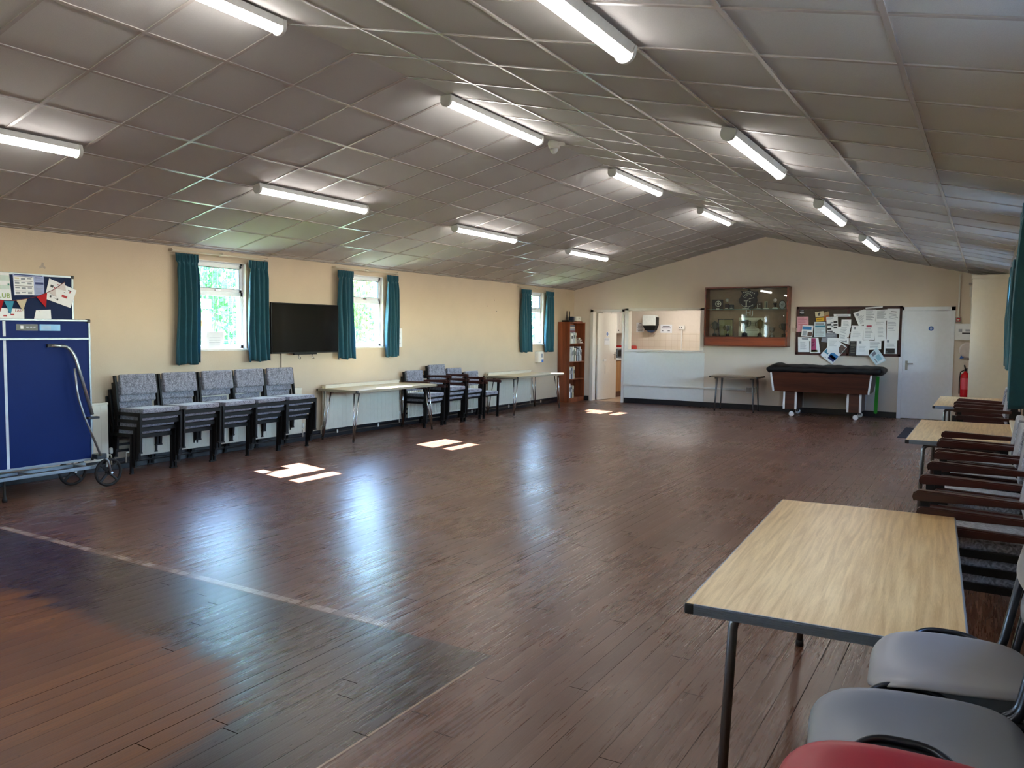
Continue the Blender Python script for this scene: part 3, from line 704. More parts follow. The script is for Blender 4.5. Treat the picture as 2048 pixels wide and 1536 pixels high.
for nm, y, cnt, rz in (('stack overlapping the end of the nearer white table', 10.215, 2, .0), ('tallest stack by the left wall', 10.78, 3, -.03), ('stack right of the tallest left wall stack', 11.335, 2, .0)):
    for k in range(cnt):
        p_ = ('bottom' if k == 0 else 'top' if k == cnt-1 else 'middle')
        put_arm(-7.785+.03*k, y, rz, .075*k, 'grey wooden-armed chair, '+p_+' of '+nm, gl)
put_arm(-7.77, 11.90, .02, 0, 'single grey wooden-armed chair standing before the farther white table', gl)
gr_ = 'armchairs along the right wall'
names = ['stack behind the near beech table', 'second stack beyond the near beech table', 'third stack beyond the near beech table', 'stack just before the middle beech table', 'stack just beyond the middle beech table', 'farthest stack at the last beech table']
for i, (y, x, rz) in enumerate(((4.33, .005, PI+.01), (5.30, .015, PI-.02), (5.92, .01, PI+.02), (6.51, .005, PI), (9.32, .0, PI+.03), (10.15, -.01, PI-.03))):
    for k in range(3):
        put_arm(x-.018*k+.03, y, rz, .075*k, 'grey wooden-armed chair, '+('bottom', 'middle', 'top')[k]+' of the '+names[i], gr_)

# ---------------------------------------------------------------- folding tables
EDGE = pm('ribbed_grey_edge', '#7d8794', .4, .4, var=.05); EDGEB = pm('black_table_corner', '#0e0f12', .45)
UNDER = pm('table_underside', '#2a2624', .7); PALETOP = wood('pale_laminate', '#cbb98f', '#d9ccab', 'Y', .3, 18)
def fold_table(L=1.83, Wd=.76, H=.70, top=BEECH, EDGE=EDGE, legm=STEEL, ribs=True, splay=.09, name='folding_table', spread=.04, legr=.0125, hair=False):
    r = empty(name); t = .033
    b = MB().m(top); b.box((0, 0, H-.0015), (Wd-.004, L-.004, .003), None, .001); b.m(UNDER).box((0, 0, H-t/2-.002), (Wd-.01, L-.01, t-.006)); b.link('tabletop', r)
    e = MB().m(EDGE)
    for s in (-1, 1):
        e.box((s*(Wd/2-.002), 0, H-t/2), (.006, L-.05, t), None, .001); e.box((0, s*(L/2-.002), H-t/2), (Wd-.05, .006, t), None, .001)
        if ribs:
            for j in range(5):
                z = H-.005-j*.006; e.box((s*(Wd/2+.0015), 0, z), (.004, L-.05, .003)); e.box((0, s*(L/2+.0015), z), (Wd-.05, .004, .003))
    e.link('edge_strip', r)
    c = MB().m(EDGEB)
    for sx in (-1, 1):
        for sy in (-1, 1): c.box((sx*(Wd/2-.012), sy*(L/2-.012), H-t/2-.0005), (.032, .032, t), None, .008, 3)
    c.link('corner_cap', r)
    for sy in (-1, 1):
        f = MB().m(legm); yy = sy*(L/2-.12); yf = sy*(L/2-.12+splay)
        for sx in (-1, 1):
            xx = sx*(Wd/2-.12); xf = sx*(Wd/2-.12+spread)
            if hair:
                f.tube(fillet([(xx-sx*.04, yy, H-t), (xf-sx*.004, yf, .012)], .01), legr*.8, 8); f.tube(fillet([(xx+sx*.05, yy, H-t), (xf+sx*.008, yf, .012)], .01), legr*.8, 8)
        if not hair: f.tube(fillet([(-(Wd/2-.12+spread), yf, .012), (-(Wd/2-.12), yy, H-t-.015), ((Wd/2-.12), yy, H-t-.015), ((Wd/2-.12+spread), yf, .012)], .05, 6), legr, 12)
        else: f.bar((-(Wd/2-.10), yy, H-t-.008), ((Wd/2-.10), yy, H-t-.008), .03, .016)
        f.m(RUBBER)
        for sx in (-1, 1): f.lathe([(legr+.003, 0), (legr+.003, .03)], (sx*(Wd/2-.12+spread), yf, 0), 12)
        f.link('leg_frame', r)
        for sx in (-.5, .5): MB().m(EDGEB).prism([(yy-.04, H-t), (yy+.05, H-t), (yy+.05, H-t-.028), (yy+.02, H-t-.028), (yy-.01, H-t-.01)], sx*(Wd-.3)-.02, sx*(Wd-.3)+.02, 'X').link('leg_bracket', r)
    return r
t1 = fold_table(1.74, .75, .71, spread=.012, splay=.08, legr=.0155)
t1.location = (-.428, 3.195, 0); t1.rotation_euler = (0, 0, math.radians(2.9)); tag(t1, 'large beech topped folding table in the right foreground', 'table', 'beech topped folding tables')
dup(t1, (-.155, 7.81, 0), 0, 'middle beech topped folding table between stacks of wooden-armed chairs')
dup(t1, (-.155, 11.37, 0), 0, 'farthest beech topped folding table near the cream partition')
t2 = fold_table(1.83, .75, .712, PALETOP, pm('cream_table_edge', '#8f8776', .5), CHROME, False, .10, 'folding_table', .03, .012, True)
t2.location = (-7.675, 9.03, 0); tag(t2, 'pale folding table before the wide radiator, right of the five chair stacks', 'table', 'pale folding tables by the left wall')
dup(t2, (-7.675, 13.32, 0), 0, 'pale folding table nearest the bookcase')
t3 = fold_table(.94, .60, .70, wood('brown_edged_top', '#a08c72', '#c8b69c', 'X', .55, 16), pm('brown_table_edge', '#6d5c4a', .6), STEEL, False, .03, 'folding_table', .02, .012, True)
t3.location = (-4.25, 15.80, 0); t3.rotation_euler = (0, 0, PI/2); tag(t3, 'small low-sided table left of the covered pool table', 'table')

# ---------------------------------------------------------------- plastic chairs in the foreground
GREYPL = pm('grey_polypropylene', '#6e727b', .38, var=.03, scale=8); GREYPL2 = pm('warm_grey_polypropylene', '#7d7c80', .38, var=.03, scale=8)
REDPL = pm('red_polypropylene', '#98142c', .38, var=.04, scale=8); TUBEM = pm('dark_chair_tube', '#3a3e46', .28, .8)
def shell(HX, mat, name, r, back=False):
    """rounded-rectangle moulded shell; front is +x"""
    def rr(u, v, hx, hy, rad):
        return None
    b = MB().m(mat); N = 40; hx, hy, rad = (HX, .19, .075) if not back else (.105, .19, .06)
    outer = []
    for k in range(N):
        a = 2*PI*k/N; c_, s_ = math.cos(a), math.sin(a); n_ = 5.0
        q = (abs(c_)**n_+abs(s_)**n_)**(-1/n_); outer.append((c_*q, s_*q))
    rings = []
    for t in (0, .35, .65, .85, .95, 1.0):
        ring = []
        for x, y in outer:
            X_, Y_ = x*hx*t, y*hy*t
            lip = -.018*max(0, (t-.8)/.2)**2
            if not back:
                z = .03*(Y_/hy)**2*1.0-.02*max(0, X_/hx)**3+lip+.006*(-X_/hx)
                ring.append((X_+.0, Y_*(1-.10*max(0, -X_/hx)), z))
            else:
                zz = X_; xx = -.03+.035*(Y_/hy)**2+lip*1.0
                ring.append((xx, Y_*(1-.10*(zz/hx)), zz))
        rings.append(ring)
    V = [[b.bm.verts.new(p) for p in ring] for ring in rings[1:]]; c0_ = b.bm.verts.new(rings[0][0]); fs = []
    for k in range(N): fs.append(b.bm.faces.new((c0_, V[0][k], V[0][(k+1) % N])))
    for A, B in zip(V, V[1:]):
        for k in range(N): fs.append(b.bm.faces.new((A[k], B[k], B[(k+1) % N], A[(k+1) % N])))
    for f_ in fs: f_.smooth = True
    b._fin(fs); o = b.link(name, r); md = o.modifiers.new('thick', 'SOLIDIFY'); md.thickness = .006; md.offset = -1
    s = o.modifiers.new('smooth', 'SUBSURF'); s.levels = 1; s.render_levels = 1
    return o
def plastic_chair(mat, label, HX=.205, BX_=-.235):
    r = empty('plastic_chair', (0, 0, 0), 0, label, 'chair')
    o = shell(HX, mat, 'seat', r); o.location = (0, 0, .455)
    o = shell(0, mat, 'backrest', r, True); o.location = (BX_, 0, .73); o.rotation_euler = (0, math.radians(-13), 0)
    for s in (-1, 1):
        f = MB().m(TUBEM); w = .198
        f.tube(fillet([(.20, s*(w+.03), .012), (.14, s*w, .425), (-.17, s*w, .425), (BX_-.015, s*(w+.03), .012)], .05, 6), .011, 12).m(RUBBER)
        f.lathe([(.014, 0), (.014, .03)], (.20, s*(w+.03), 0), 12); f.lathe([(.014, 0), (.014, .03)], (BX_-.015, s*(w+.03), 0), 12); f.link('leg_frame', r)
        MB().m(TUBEM).tube(fillet([(.02, s*(w-.01), .432), (BX_+.03, s*(w-.01), .432), (BX_-.04, s*(w-.01), .82)], .05, 6), .0105, 12).link('back_post', r)
    MB().m(TUBEM).tube([(.09, -.185, .425), (.09, .185, .425)], .01, 10).link('stretcher', r)
    b = MB().m(TUBEM).tube(fillet([(.10, -.17, .436), (.055, -.243, .456), (-.055, -.243, .456), (-.11, -.17, .436)], .04, 6), .008, 10)
    b.m(BLACK).prism([(.09, -.17), (.05, -.236), (-.05, -.236), (-.10, -.17)], .444, .452, 'Z'); b.link('linking_loop', r)
    return r
def plastic_stack(mat, label, x, y, rz, z, n=4, HX=.205, BX_=-.235):
    p = plastic_chair(mat, 'x', HX, BX_)
    for k in range(n):
        o = p if k == 0 else dup(p, (0, 0, 0)); zz = z-.455-.095*(n-1-k)
        dx = .012*(n-1-k)
        o.location = (x+math.cos(rz)*-dx, y+math.sin(rz)*-dx, max(0, zz)); o.rotation_euler = (0, 0, rz)
        tag(o, label[k], 'chair', 'plastic chairs in the foreground')
def lb(c, where): return [c+' plastic chair, '+t+' '+where for t in ('bottom of the stack', 'second from the bottom of the stack', 'just under the top chair of the stack', 'top of the stack')]
def short(c, where): return [c+' plastic chair, '+t+', '+where for t in ('lowest in stack', 'second lowest in stack', 'third lowest in stack', 'top of stack')]
plastic_stack(GREYPL2, short('warm grey', 'touching the near beech table'), -.045, 2.105, PI+.07, .748, 4, .178, -.145)
plastic_stack(GREYPL, short('cool grey', 'between warm grey and red'), -.085, 1.70, PI+.16, .742)
plastic_stack(REDPL, short('red', 'nearest the camera'), -.085, 1.345, PI+.08, .78)

# ---------------------------------------------------------------- radiators and pipework
RADM = pm('cream_radiator_enamel', '#d6cfbe', .4, var=.02); PIPE = pm('black_painted_pipe', '#15161a', .4)
def radiator(y0, y1, label, side=-1, z0=.13, z1=.735, fins=False):
    s = 1 if side < 0 else -1; X = XL if side < 0 else XR
    r = empty('radiator', (X+s*.022, (y0+y1)/2, z0), 0, label, 'radiator', 'wall radiators'); h = (y1-y0)/2; H = z1-z0
    b = MB().m(RADM); b.b2((s*.035, -h, 0), (s*.05, h, H), .004); b.b2((s*.085, -h, 0), (s*.10, h, H), .005)
    n_ = int((y1-y0)/(.045 if fins else .09))
    for i in range(n_):
        y = -h+.03+(2*h-.06)*(i+.5)/n_; b.b2((s*.098, y-(.012 if fins else .004), .03), (s*(.109 if fins else .1015), y+(.012 if fins else .004), H-.03), .002)
    b.link('panel', r)
    MB().m(RADM).b2((s*.03, -h-.004, H-.012), (s*.106, h+.004, H+.012), .004).link('top_grille', r)
    p = MB().m(RADM); 
    for e in (-1, 1): p.tube(fillet([(s*.06, e*(h-.02), .05), (s*.06, e*(h+.05), .05), (s*.06, e*(h+.05), -.06)], .02), .008, 8)
    p.link('pipe_tail', r)
    MB().m(WHITE).lathe([(.016, 0), (.02, .02), (.018, .06), (.008, .066)], (s*.06, h+.05, .06), 14).link('valve', r)
    for e in (-1, 1): MB().m(RADM).b2((0, e*(h-.12)-.015, .06), (s*.036, e*(h-.12)+.015, H-.06)).link('wall_bracket', r)
    return r
radiator(2.2, 4.98, 'cream radiator whose end shows right of the blue table tennis table')
radiator(5.25, 7.75, 'wide cream radiator behind the five stacks of grey chairs')
radiator(8.2, 9.83, 'wide cream radiator under the nearer pale folding table', z1=.745)
radiator(10.05, 12.1, 'finned cream radiator behind the wooden-armed chairs', fins=True)
radiator(12.45, 14.05, 'cream radiator under the farther pale folding table', z1=.75)
radiator(6.0, 8.9, 'cream radiator on the right wall behind the middle beech table', 1, .15, .72)
o = MB().m(PIPE).tube([(XL+.035, YB+.1, .07), (XL+.035, 15.4, .07)], .016, 10).link('heating_pipe'); tag(o, 'black painted heating pipe along the left skirting', 'pipe')
cl = MB().m(WHITE).box((0, 0, 0), (.02, .025, .05), None, .004).link('pipe_clip', o, (XL+.055, 5.0, .075))
for y in (8.5, 9.4, 10.6, 12.0, 13.3, 14.6):
    c_ = cl.copy(); COL.objects.link(c_); c_.parent = o; c_.location = (XL+.055, y, .075)

# ---------------------------------------------------------------- television
r = empty('television', (XL, 7.845, 1.55), 0, 'large black flat television mounted between two teal curtains', 'television')
w, h = .62, .335
MB().m(BLACK).b2((.10, -w, -h), (.125, w, h), .004).link('casing', r)
sc = MB().m(pm('glossy_black_screen', '#05070a', .08, spec=.6, var=.02)); sc.b2((.1255, -w+.012, -h+.018), (.127, w-.012, h-.012)); sc.link('screen', r)
MB().m(BLACK).b2((.05, -.25, -.2), (.10, .25, .2), .006).link('wall_mount', r); MB().m(BLACK).b2((0, -.12, -.15), (.05, .12, .15)).link('mount_arm', r)
MB().m(BLACK).b2((.09, -.22, -h-.02), (.12, .20, -h), .003).link('speaker_bar', r)
for y in (-.13, .12): MB().m(CHROME).tube(fillet([(.11, y, -h-.01), (.11, y, -h-.075), (.14, y, -h-.08), (.14, y, -h-.05)], .012), .005, 8).link('hook', r)
MB().m(RUBBER).tube([(.02, -.36, -h+.02), (.018, -.362, -h-.19)], .006, 8).link('cable', r)
# notice by the second window, dispenser, wall marks
s_ = MB().m(PAPER).box((0, 0, 0), (.003, .19, .297)); s_.m(FAINT)
for i, wv in enumerate((.5, .7, .6, .3, .7, .65, .35, .6, .7, .2)): s_.box((.002, -.02+.01*(i % 3), .11-.025*i), (.001, .16*wv, .007))
tag(s_.link('wall_notice', None, (XL+.003, 9.955, 1.418)), 'white printed notice on the cream wall beside a teal curtain', 'notice')
r = empty('soap_dispenser', (XL, 14.52, 1.0), 0, 'white hand sanitiser dispenser with blue label on the left wall', 'dispenser')
MB().m(WHITE).b2((0, -.11, -.10), (.10, .11, .125), .014).link('cover', r); MB().m(pm('label_blue', '#2b5fb0', .4)).b2((.10, .01, -.10), (.103, .09, -.04)).link('blue_label', r)
MB().m(pm('label_grey', '#7b8796', .4)).b2((.10, -.0, .0), (.102, .06, .08)).link('print', r)
for (y, z, wh_) in ((12.83, 2.127, 'highest'), (12.91, 1.917, 'lowest'), (12.6, 2.007, 'leftmost')):
    tag(MB().m(INK).lathe([(.009, 0), (.006, .004)], (0, 0, 0), 10, 'X').link('wall_plug', None, (XL, y, z)), 'tiny dark wall plug, '+wh_+' of three, in the cream wall between windows', 'wall plug', 'wall plugs left of the farthest window')
o = MB().m(pm('bare_plaster', '#a89c92', .9)); o.prism([(-.03, -.03), (.0, -.015), (.025, -.03), (.03, -.01), (.012, .0), (.015, .03), (-.005, .035), (-.012, .005), (-.03, -.008)], 0, .0015, 'X')
tag(o.link('wall_scar', None, (XL, 4.41, 2.14)), 'small grey scar in the paint above the blue noticeboard', 'wall scar')

# ---------------------------------------------------------------- bookcase in the corner
BCW = wood('red_brown_bookcase_wood', '#5c2b18', '#8e4a2c', 'Z', .35, 8)
bx0, bx1, by0, by1, bh = XL+.012, -7.785, 15.42, 16.19, 1.735
r = empty('bookcase', ((bx0+bx1)/2, (by0+by1)/2, 0), 0, 'tall red-brown wooden bookcase in the far left corner', 'bookcase')
def rel(a): return tuple(a[i]-(r.location[i]) for i in range(3))
def bb(a, b_, nm, mat=BCW, bev=.002): return MB().m(mat).b2(rel(a), rel(b_), bev).link(nm, r)
bb((bx0, by0, 0), (bx1, by0+.02, bh), 'side_panel'); bb((bx0, by1-.02, 0), (bx1, by1, bh), 'side_panel')
bb((bx0, by0+.021, 0), (bx0+.008, by1-.021, bh), 'back_panel'); bb((bx0, by0-.004, bh), (bx1+.006, by1+.004, bh+.02), 'top')
shz = [.075, .49, .875, 1.27]
for z in shz: bb((bx0+.009, by0+.021, z), (bx1-.004, by1-.021, z+.02), 'shelf')
bb((bx1-.025, by0+.021, 0), (bx1-.008, by1-.021, .074), 'plinth')
bc = ['#cdd0cc', '#8f3b36', '#b9bfc6', '#3c4858', '#d9d6c8', '#6a7a70', '#c0b090', '#2e3440', '#a8b4c4', '#7a2f2a', '#e0e0dc', '#59636e']
cn = ['white', 'dark red', 'pale grey', 'slate', 'cream', 'grey-green', 'tan', 'navy', 'light blue', 'maroon', 'bright white', 'charcoal']
shn = ['bottom shelf', 'third shelf down', 'second shelf down', 'top shelf']
rnd = random.Random(3)
def book(y, z, th_, hh, dd, ci, label, group, lean=0):
    o = empty('book', (-7.805, y, z), 0, label, 'book', group); c_ = pm('book_cover_'+cn[ci].replace(' ', '_'), bc[ci], .5)
    MB().m(c_).box((-dd/2, 0, hh/2), (dd, th_, hh), (lean, 0, 0), .002).link('cover', o)
    MB().m(PAPER).box((-dd/2-.004, 0, hh/2+.0018), (dd-.006, th_-.006, hh-.002), (lean, 0, 0)).link('pages', o)
    MB().m(INK if ci not in (1, 3, 7, 9, 11) else PAPER).box((.0012, 0, hh*.6), (.001, th_*.55, hh*.3), (lean, 0, 0)).link('spine_title', o)
ys = {3: [(.13, .10, .22, 0), (.23, .05, .24, 2), (.285, .03, .24, 5), (.325, .03, .23, 4)], 2: [], 1: [(.05, .04, .26, 0), (.1, .035, .25, 2), (.145, .03, .24, 7), (.185, .04, .25, 8), (.25, .05, .27, 6)], 0: [(.055, .06, .31, 10), (.15, .04, .25, 11), (.215, .07, .26, 6)]}
yy = .09
for i in range(10): ys[2].append((yy, .032+.014*(i*5 % 3)/2, .26+.03*((i*7) % 3), [0, 2, 10, 5, 4, 7, 8, 11, 2, 10][i])); yy += .056
hty = ['tall', 'short', 'slim', 'thick', 'narrow', 'wide', 'small', 'large', 'low', 'upright']
for s_i in (3, 2, 1, 0):
    for j, (yo, tk, hh, ci) in enumerate(ys[s_i]):
        od = ['first', 'second', 'third', 'fourth', 'fifth', 'sixth', 'seventh', 'eighth', 'ninth', 'tenth'][j]
        book(by0+.03+yo, shz[s_i]+.0205, tk, hh, .17, ci, cn[ci]+' spined book, '+od+' from the left on the bookcase '+shn[s_i], 'books on the bookcase '+shn[s_i])
# folded games piled on the top shelf, and small objects
for i, (c_, nm) in enumerate((('#6b3a44', 'maroon'), ('#7e8794', 'grey-blue'), ('#b7b0a4', 'stone'), ('#4a5568', 'slate'))):
    o = MB().m(pm('box_'+nm.replace('-', '_'), c_, .5)).box((0, 0, .02), (.2, .30-.02*i, .038), None, .003).link('game_box', None, (-7.93, by0+.21, 1.291+.24+.04*i)); tag(o, nm+' flat box lying in the pile over books on the top shelf', 'box', 'boxes piled on the bookcase top shelf')
o = MB().m(pm('ornament_glaze', '#b4aaa0', .3)).lathe([(.03, 0), (.035, .02), (.012, .05), (.03, .08), (.035, .12), (.02, .17), (.03, .2), (.012, .23)], (0, 0, 0), 14).link('ornament', None, (-7.84, by0+.07, 1.291)); tag(o, 'pale ornament at the left end of the bookcase top shelf', 'ornament')
o = MB().m(pm('ornament_glaze', '#b4aaa0', .3)).box((0, 0, .02), (.1, .14, .035), None, .006).box((0, .01, .06), (.08, .1, .03), (.2, 0, 0), .006).box((0, -.02, .10), (.05, .06, .04), None, .01).link('ornament', None, (-7.84, by0+.58, 1.291)); tag(o, 'grey pile of small pieces at the right end of the top shelf', 'ornament')
# router, white box and tray on top
r = empty('router', (-7.93, 15.60, bh+.0205), 0, 'black wireless router with two aerials on top of the bookcase', 'router')
MB().m(BLACK).box((0, 0, .02), (.17, .24, .035), None, .008).link('router_body', r)
for y in (-.04, .09): MB().m(BLACK).tube([(0, y, .03), (0, y, .09), (0, y, .24)], [.008, .012, .008], 8).link('aerial', r)
MB().m(pm('navy_plastic', '#1d2c48', .4)).box((.02, .15, .06), (.1, .09, .12), None, .006).link('side_unit', r)
r = empty('cardboard_box', (-7.93, 15.98, bh+.0205), 0, 'small white box on a brown tray on top of the bookcase', 'box'); MB().m(WHITE).box((0, 0, .075), (.16, .24, .10), None, .004).link('carton', r); MB().m(INK).box((.081, .02, .09), (.001, .03, .02)).link('printed_mark', r)
o = MB().m(BCW).box((0, 0, .011), (.2, .30, .02), None, .004).link('tray', None, (-7.93, 15.98, bh+.0205)); tag(o, 'brown wooden tray under the white box on the bookcase', 'tray')

# ---------------------------------------------------------------- pool table
POOLW = wood('pool_table_walnut', '#2f140b', '#4f2616', 'X', .35, 10); VINYL = pm('black_vinyl_cover', '#060608', .6, var=.15, bump=.3, bscale=9, spec=.3)
r = empty('pool_table', (-2.57, 15.67, 0), 0, 'covered pool table with dark wooden body on white castors', 'pool table')
b = MB().m(POOLW)
def frus(b, x0, x1, y0, y1, z0, z1, inset):
    V = [b.bm.verts.new(p) for p in ((x0+inset, y0+inset, z0), (x1-inset, y0+inset, z0), (x1-inset, y1-inset, z0), (x0+inset, y1-inset, z0), (x0, y0, z1), (x1, y0, z1), (x1, y1, z1), (x0, y1, z1))]
    b._fin([b.bm.faces.new([V[i] for i in q]) for q in ((3, 2, 1, 0), (4, 5, 6, 7), (0, 1, 5, 4), (1, 2, 6, 5), (2, 3, 7, 6), (3, 0, 4, 7))]); return b
frus(b, -.91, .84, -.44, .44, .47, .83, .06); b.link('cabinet_body', r)
for s, x0_ in ((-1, -.91), (1, .84)):
    for sy in (-1, 1):
        t_ = MB().m(WHITE); t_.bar((x0_-s*.055, sy*.387, .475), (x0_-s*.012, sy*.428, .82), .045, .03, .003, up=(1, 0, 0)); t_.link('corner_trim', r)
def cover(u, v):
    # lumpy vinyl cover: closed section swept along x
    a = v*2*PI; c_, s__ = math.cos(a), math.sin(a); n_ = 3.2; q = (abs(c_)**n_+abs(s__)**n_)**(-1/n_)
    x = -.985+1.98*u; k = min(1, (u/.025)**.5) if u < .025 else (min(1, ((1-u)/.025)**.5) if u > .975 else 1)
    hy = .475*(.93+.07*k); hz = .085*(.5+.5*k)
    z = .885+hz*q*s__; y = hy*q*c_
    z += .006*math.sin(23*u+3*c_)+.004*math.sin(57*u+5*s__)
    if s__ > .5: z += .02*math.exp(-((u-.07)/.03)**2)-.006
    return (x, y+.004*math.sin(31*u), z)
b = MB().m(VINYL).grid(cover, 70, 40); vs = b.bm.verts; bmesh.ops.remove_doubles(b.bm, verts=list(vs), dist=.0005)
b.bm.edges.ensure_lookup_table(); bmesh.ops.holes_fill(b.bm, edges=[e for e in b.bm.edges if e.is_boundary], sides=0); b.link('vinyl_cover', r)
for x in (-.565, .545):
    l = MB().m(POOLW); l.b2((x-.105, -.33, .135), (x+.105, .33, .475), .004); lg = l.link('leg', r)
    t_ = MB().m(WHITE)
    for sy in (-1, 1):
        for sx in (-1, 1): t_.b2((x+sx*.105-.018, sy*.325-.012, .138), (x+sx*.105+.018, sy*.325+.012, .47), .002)
    t_.link('leg_trim', lg)
    for sx, sy in ((.03, -1), (.03, 1)):
        c_ = MB().m(BLACK); c_.box((x+sx, sy*.26, .125), (.07, .07, .02), None, .003); c_.b2((x+sx-.022, sy*.26-.02, .05), (x+sx-.016, sy*.26+.03, .12)); c_.b2((x+sx+.016, sy*.26-.02, .05), (x+sx+.022, sy*.26+.03, .12))
        c_.m(WHITE).lathe([(.03, -.012), (.047, -.011), (.047, .011), (.03, .012)], (x+sx, sy*.30, .047), 20, 'Y'); c_.link('castor', lg)
MB().m(pm('green_strap_cloth', '#1f8a1c', .7)).prism([(.842, .78), (.90, .78), (.885, .11), (.86, .09), (.825, .115)], .12, .126, 'Y').link('green_strap', r)

# ---------------------------------------------------------------- partition, mat, extinguisher, meters
PART = pm('cream_partition_paint', '#d3c8b2', .55, var=.02)
b = MB().m(PART); b.b2((-.255, 14.7, 0), (XR-.001, YF-.02, 2.47), .003); b.b2((-.27, 14.685, 2.44), (XR-.001, YF-.02, 2.50), .003); b.b2((-.262, 14.69, 0), (XR-.001, 14.70, .10))
tag(b.link('wall_partition'), kind='structure')
o = MB().m(pm('dark_blue_door_mat', '#1c2230', .9, bump=.4, bscale=300)).box((0, 0, .005), (.75, 1.5, .01), None, .003).link('door_mat', None, (-.74, 13.85, 0)); tag(o, 'dark blue mat on the floor beyond the middle beech table', 'mat')
r = empty('fire_extinguisher', (-.325, 16.08, .45), 0, 'red fire extinguisher on the far wall left of the partition', 'fire extinguisher')
REDE = pm('extinguisher_red', '#c4101c', .25)
MB().m(REDE).lathe([(.06, 0), (.072, .01), (.074, .05), (.074, .36), (.06, .41), (.025, .44), (.02, .46)], (0, 0, 0), 24).link('cylinder_body', r)
MB().m(pm('extinguisher_label', '#e05060', .4)).grid(lambda u, v: (.0748*math.sin((u-.5)*1.6), -.0748*math.cos((u-.5)*1.6), .14+.2*v), 10, 2).link('label_panel', r)
b = MB().m(BLACK); b.box((0, 0, .48), (.035, .05, .04), None, .006); b.bar((-.0, -.03, .50), (-.02, .05, .56), .016, .03, .003); b.bar((.01, -.02, .49), (.02, .06, .505), .016, .02, .003); b.link('handle', r)
MB().m(BLACK).tube(fillet([(-.02, 0, .47), (-.075, 0, .45), (-.085, -.01, .3), (-.083, -.01, .06)], .04), .009, 10).link('hose', r); MB().m(BLACK).b2((-.03, .06, .3), (.03, .14, .36)).link('wall_bracket', r)
r = empty('fuse_box', (-.375, YF, 1.60), 0, 'white consumer unit with dark strip right of the far door', 'fuse box')
MB().m(UPVC).b2((-.14, -.10, -.145), (.14, 0, .145), .006).link('casing', r); MB().m(INK).b2((-.03, -.103, -.035), (.125, -.10, -.012)).link('switch_strip', r); MB().m(FAINT).b2((-.085, -.1025, .0), (-.03, -.10, .05), 0).b2((.02, -.1025, .01), (.09, -.10, .045)).link('circuit_label', r)
r = empty('alarm_call_point', (-.475, YF, 1.815), 0, 'square fire alarm call point at the top corner of the far door', 'call point')
MB().m(GRIDM).b2((-.045, -.04, -.045), (.045, 0, .045), .004).link('backplate', r); MB().m(REDE).b2((-.03, -.044, -.03), (.03, -.04, .03), .002).link('red_surround', r); MB().m(WHITE).b2((-.02, -.046, -.012), (.02, -.044, .012)).link('glass_panel', r)
MB().m(WHITE).b2((-.012, -.02, .045), (.012, 0, .80)).link('conduit', r)
r = empty('conduit_run', (-.285, YF, 2.2), 0, 'white conduit with junction boxes beside the partition', 'conduit')
MB().m(WHITE).b2((-.01, -.02, -.53), (.01, 0, .42)).link('conduit', r); MB().m(WHITE).b2((-.035, -.05, .02), (.02, 0, .20), .004).link('isolator', r); MB().m(GRIDM).b2((-.05, -.05, .23), (.01, 0, .26), .004).link('clamp', r)
r = empty('round_dispenser', (-.30, YF, 1.28), 0, 'round white paper roll dispenser beneath the consumer unit', 'dispenser')
MB().m(pm('pinkish_plastic', '#c9bcb8', .3)).lathe([(.13, 0), (.14, -.02), (.14, -.10), (.12, -.125)], (0, 0, 0), 32, 'Y').link('drum', r); MB().m(pm('label_blue', '#2b5fb0', .4)).prism([(-.13, -.16), (-.06, -.14), (-.10, -.07)], -.06, -.04, 'Y').link('blue_tissue', r)
MB().m(pm('maroon_plastic', '#5d3a3a', .4)).b2((-.0, -.09, -.175), (.06, -.02, -.14), .004).link('outlet', r)

# ---------------------------------------------------------------- table tennis table, folded upright
TTB = pm('blue_table_tennis_top', '#05205c', .6, var=.04, scale=4, spec=.2); ALU = pm('aluminium_profile', '#8f989f', .35, .7)
r = empty('table_tennis_table', (-7.42, 3.64, 0), 0, 'folded blue table tennis table standing by the left wall on wheels', 'table tennis table')
y0, y1, z0, z1 = -.76, .765, .27, 1.605
for i, x in enumerate((.11, -.12)):
    MB().m(TTB).b2((x-.01, y0+.012, z0+.012), (x+.01, y1-.012, z1-.012)).link('playing_top', r)
    f = MB().m(ALU)
    for a, b_ in (((y0, z0), (y0+.018, z1)), ((y1-.018, z0), (y1, z1)), ((y0, z0), (y1, z0+.022)), ((y0, z1-.018), (y1, z1))): f.b2((x-.018, a[0], a[1]), (x+.018, b_[0], b_[1]), .003)
    f.link('edge_frame', r)
    cc = MB().m(EDGEB)
    for yy in (y0, y1):
        for zz in (z0, z1): cc.box((x, yy-math.copysign(.012, yy), zz-(.012 if zz == z1 else -.012)), (.042, .034, .034), None, .01, 3)
    cc.link('corner_cap', r)
MB().m(ALU).b2((.121, y0, 1.418), (.136, y1, 1.436), .002).link('cross_rail', r)
MB().m(pm('white_line_paint', '#c3cdd8', .5)).b2((.1205, .0-.012, z0+.02), (.1222, .012, 1.415)).b2((.1205, .0-.012, 1.45), (.1222, .012, z1-.02)).link('centre_line', r)
lb_ = MB().m(pm('black_label', '#10141c', .3)); lb_.b2((.1205, .10, 1.50), (.1225, .285, 1.558)); lb_.m(pm('pale_blue_label', '#5f9fd0', .3)); lb_.b2((.1205, .30, 1.50), (.1225, .485, 1.558)); lb_.m(PAPER); lb_.b2((.1226, .135, 1.515), (.1232, .16, 1.545)); lb_.m(FAINT)
for i in range(3): lb_.b2((.1226, .185+.03*i, 1.522), (.1232, .205+.03*i, 1.537)); lb_.b2((.1226, .315, 1.514+.014*i), (.1232, .40, 1.517+.014*i))
lb_.link('maker_label', r)
u = MB().m(ALU)
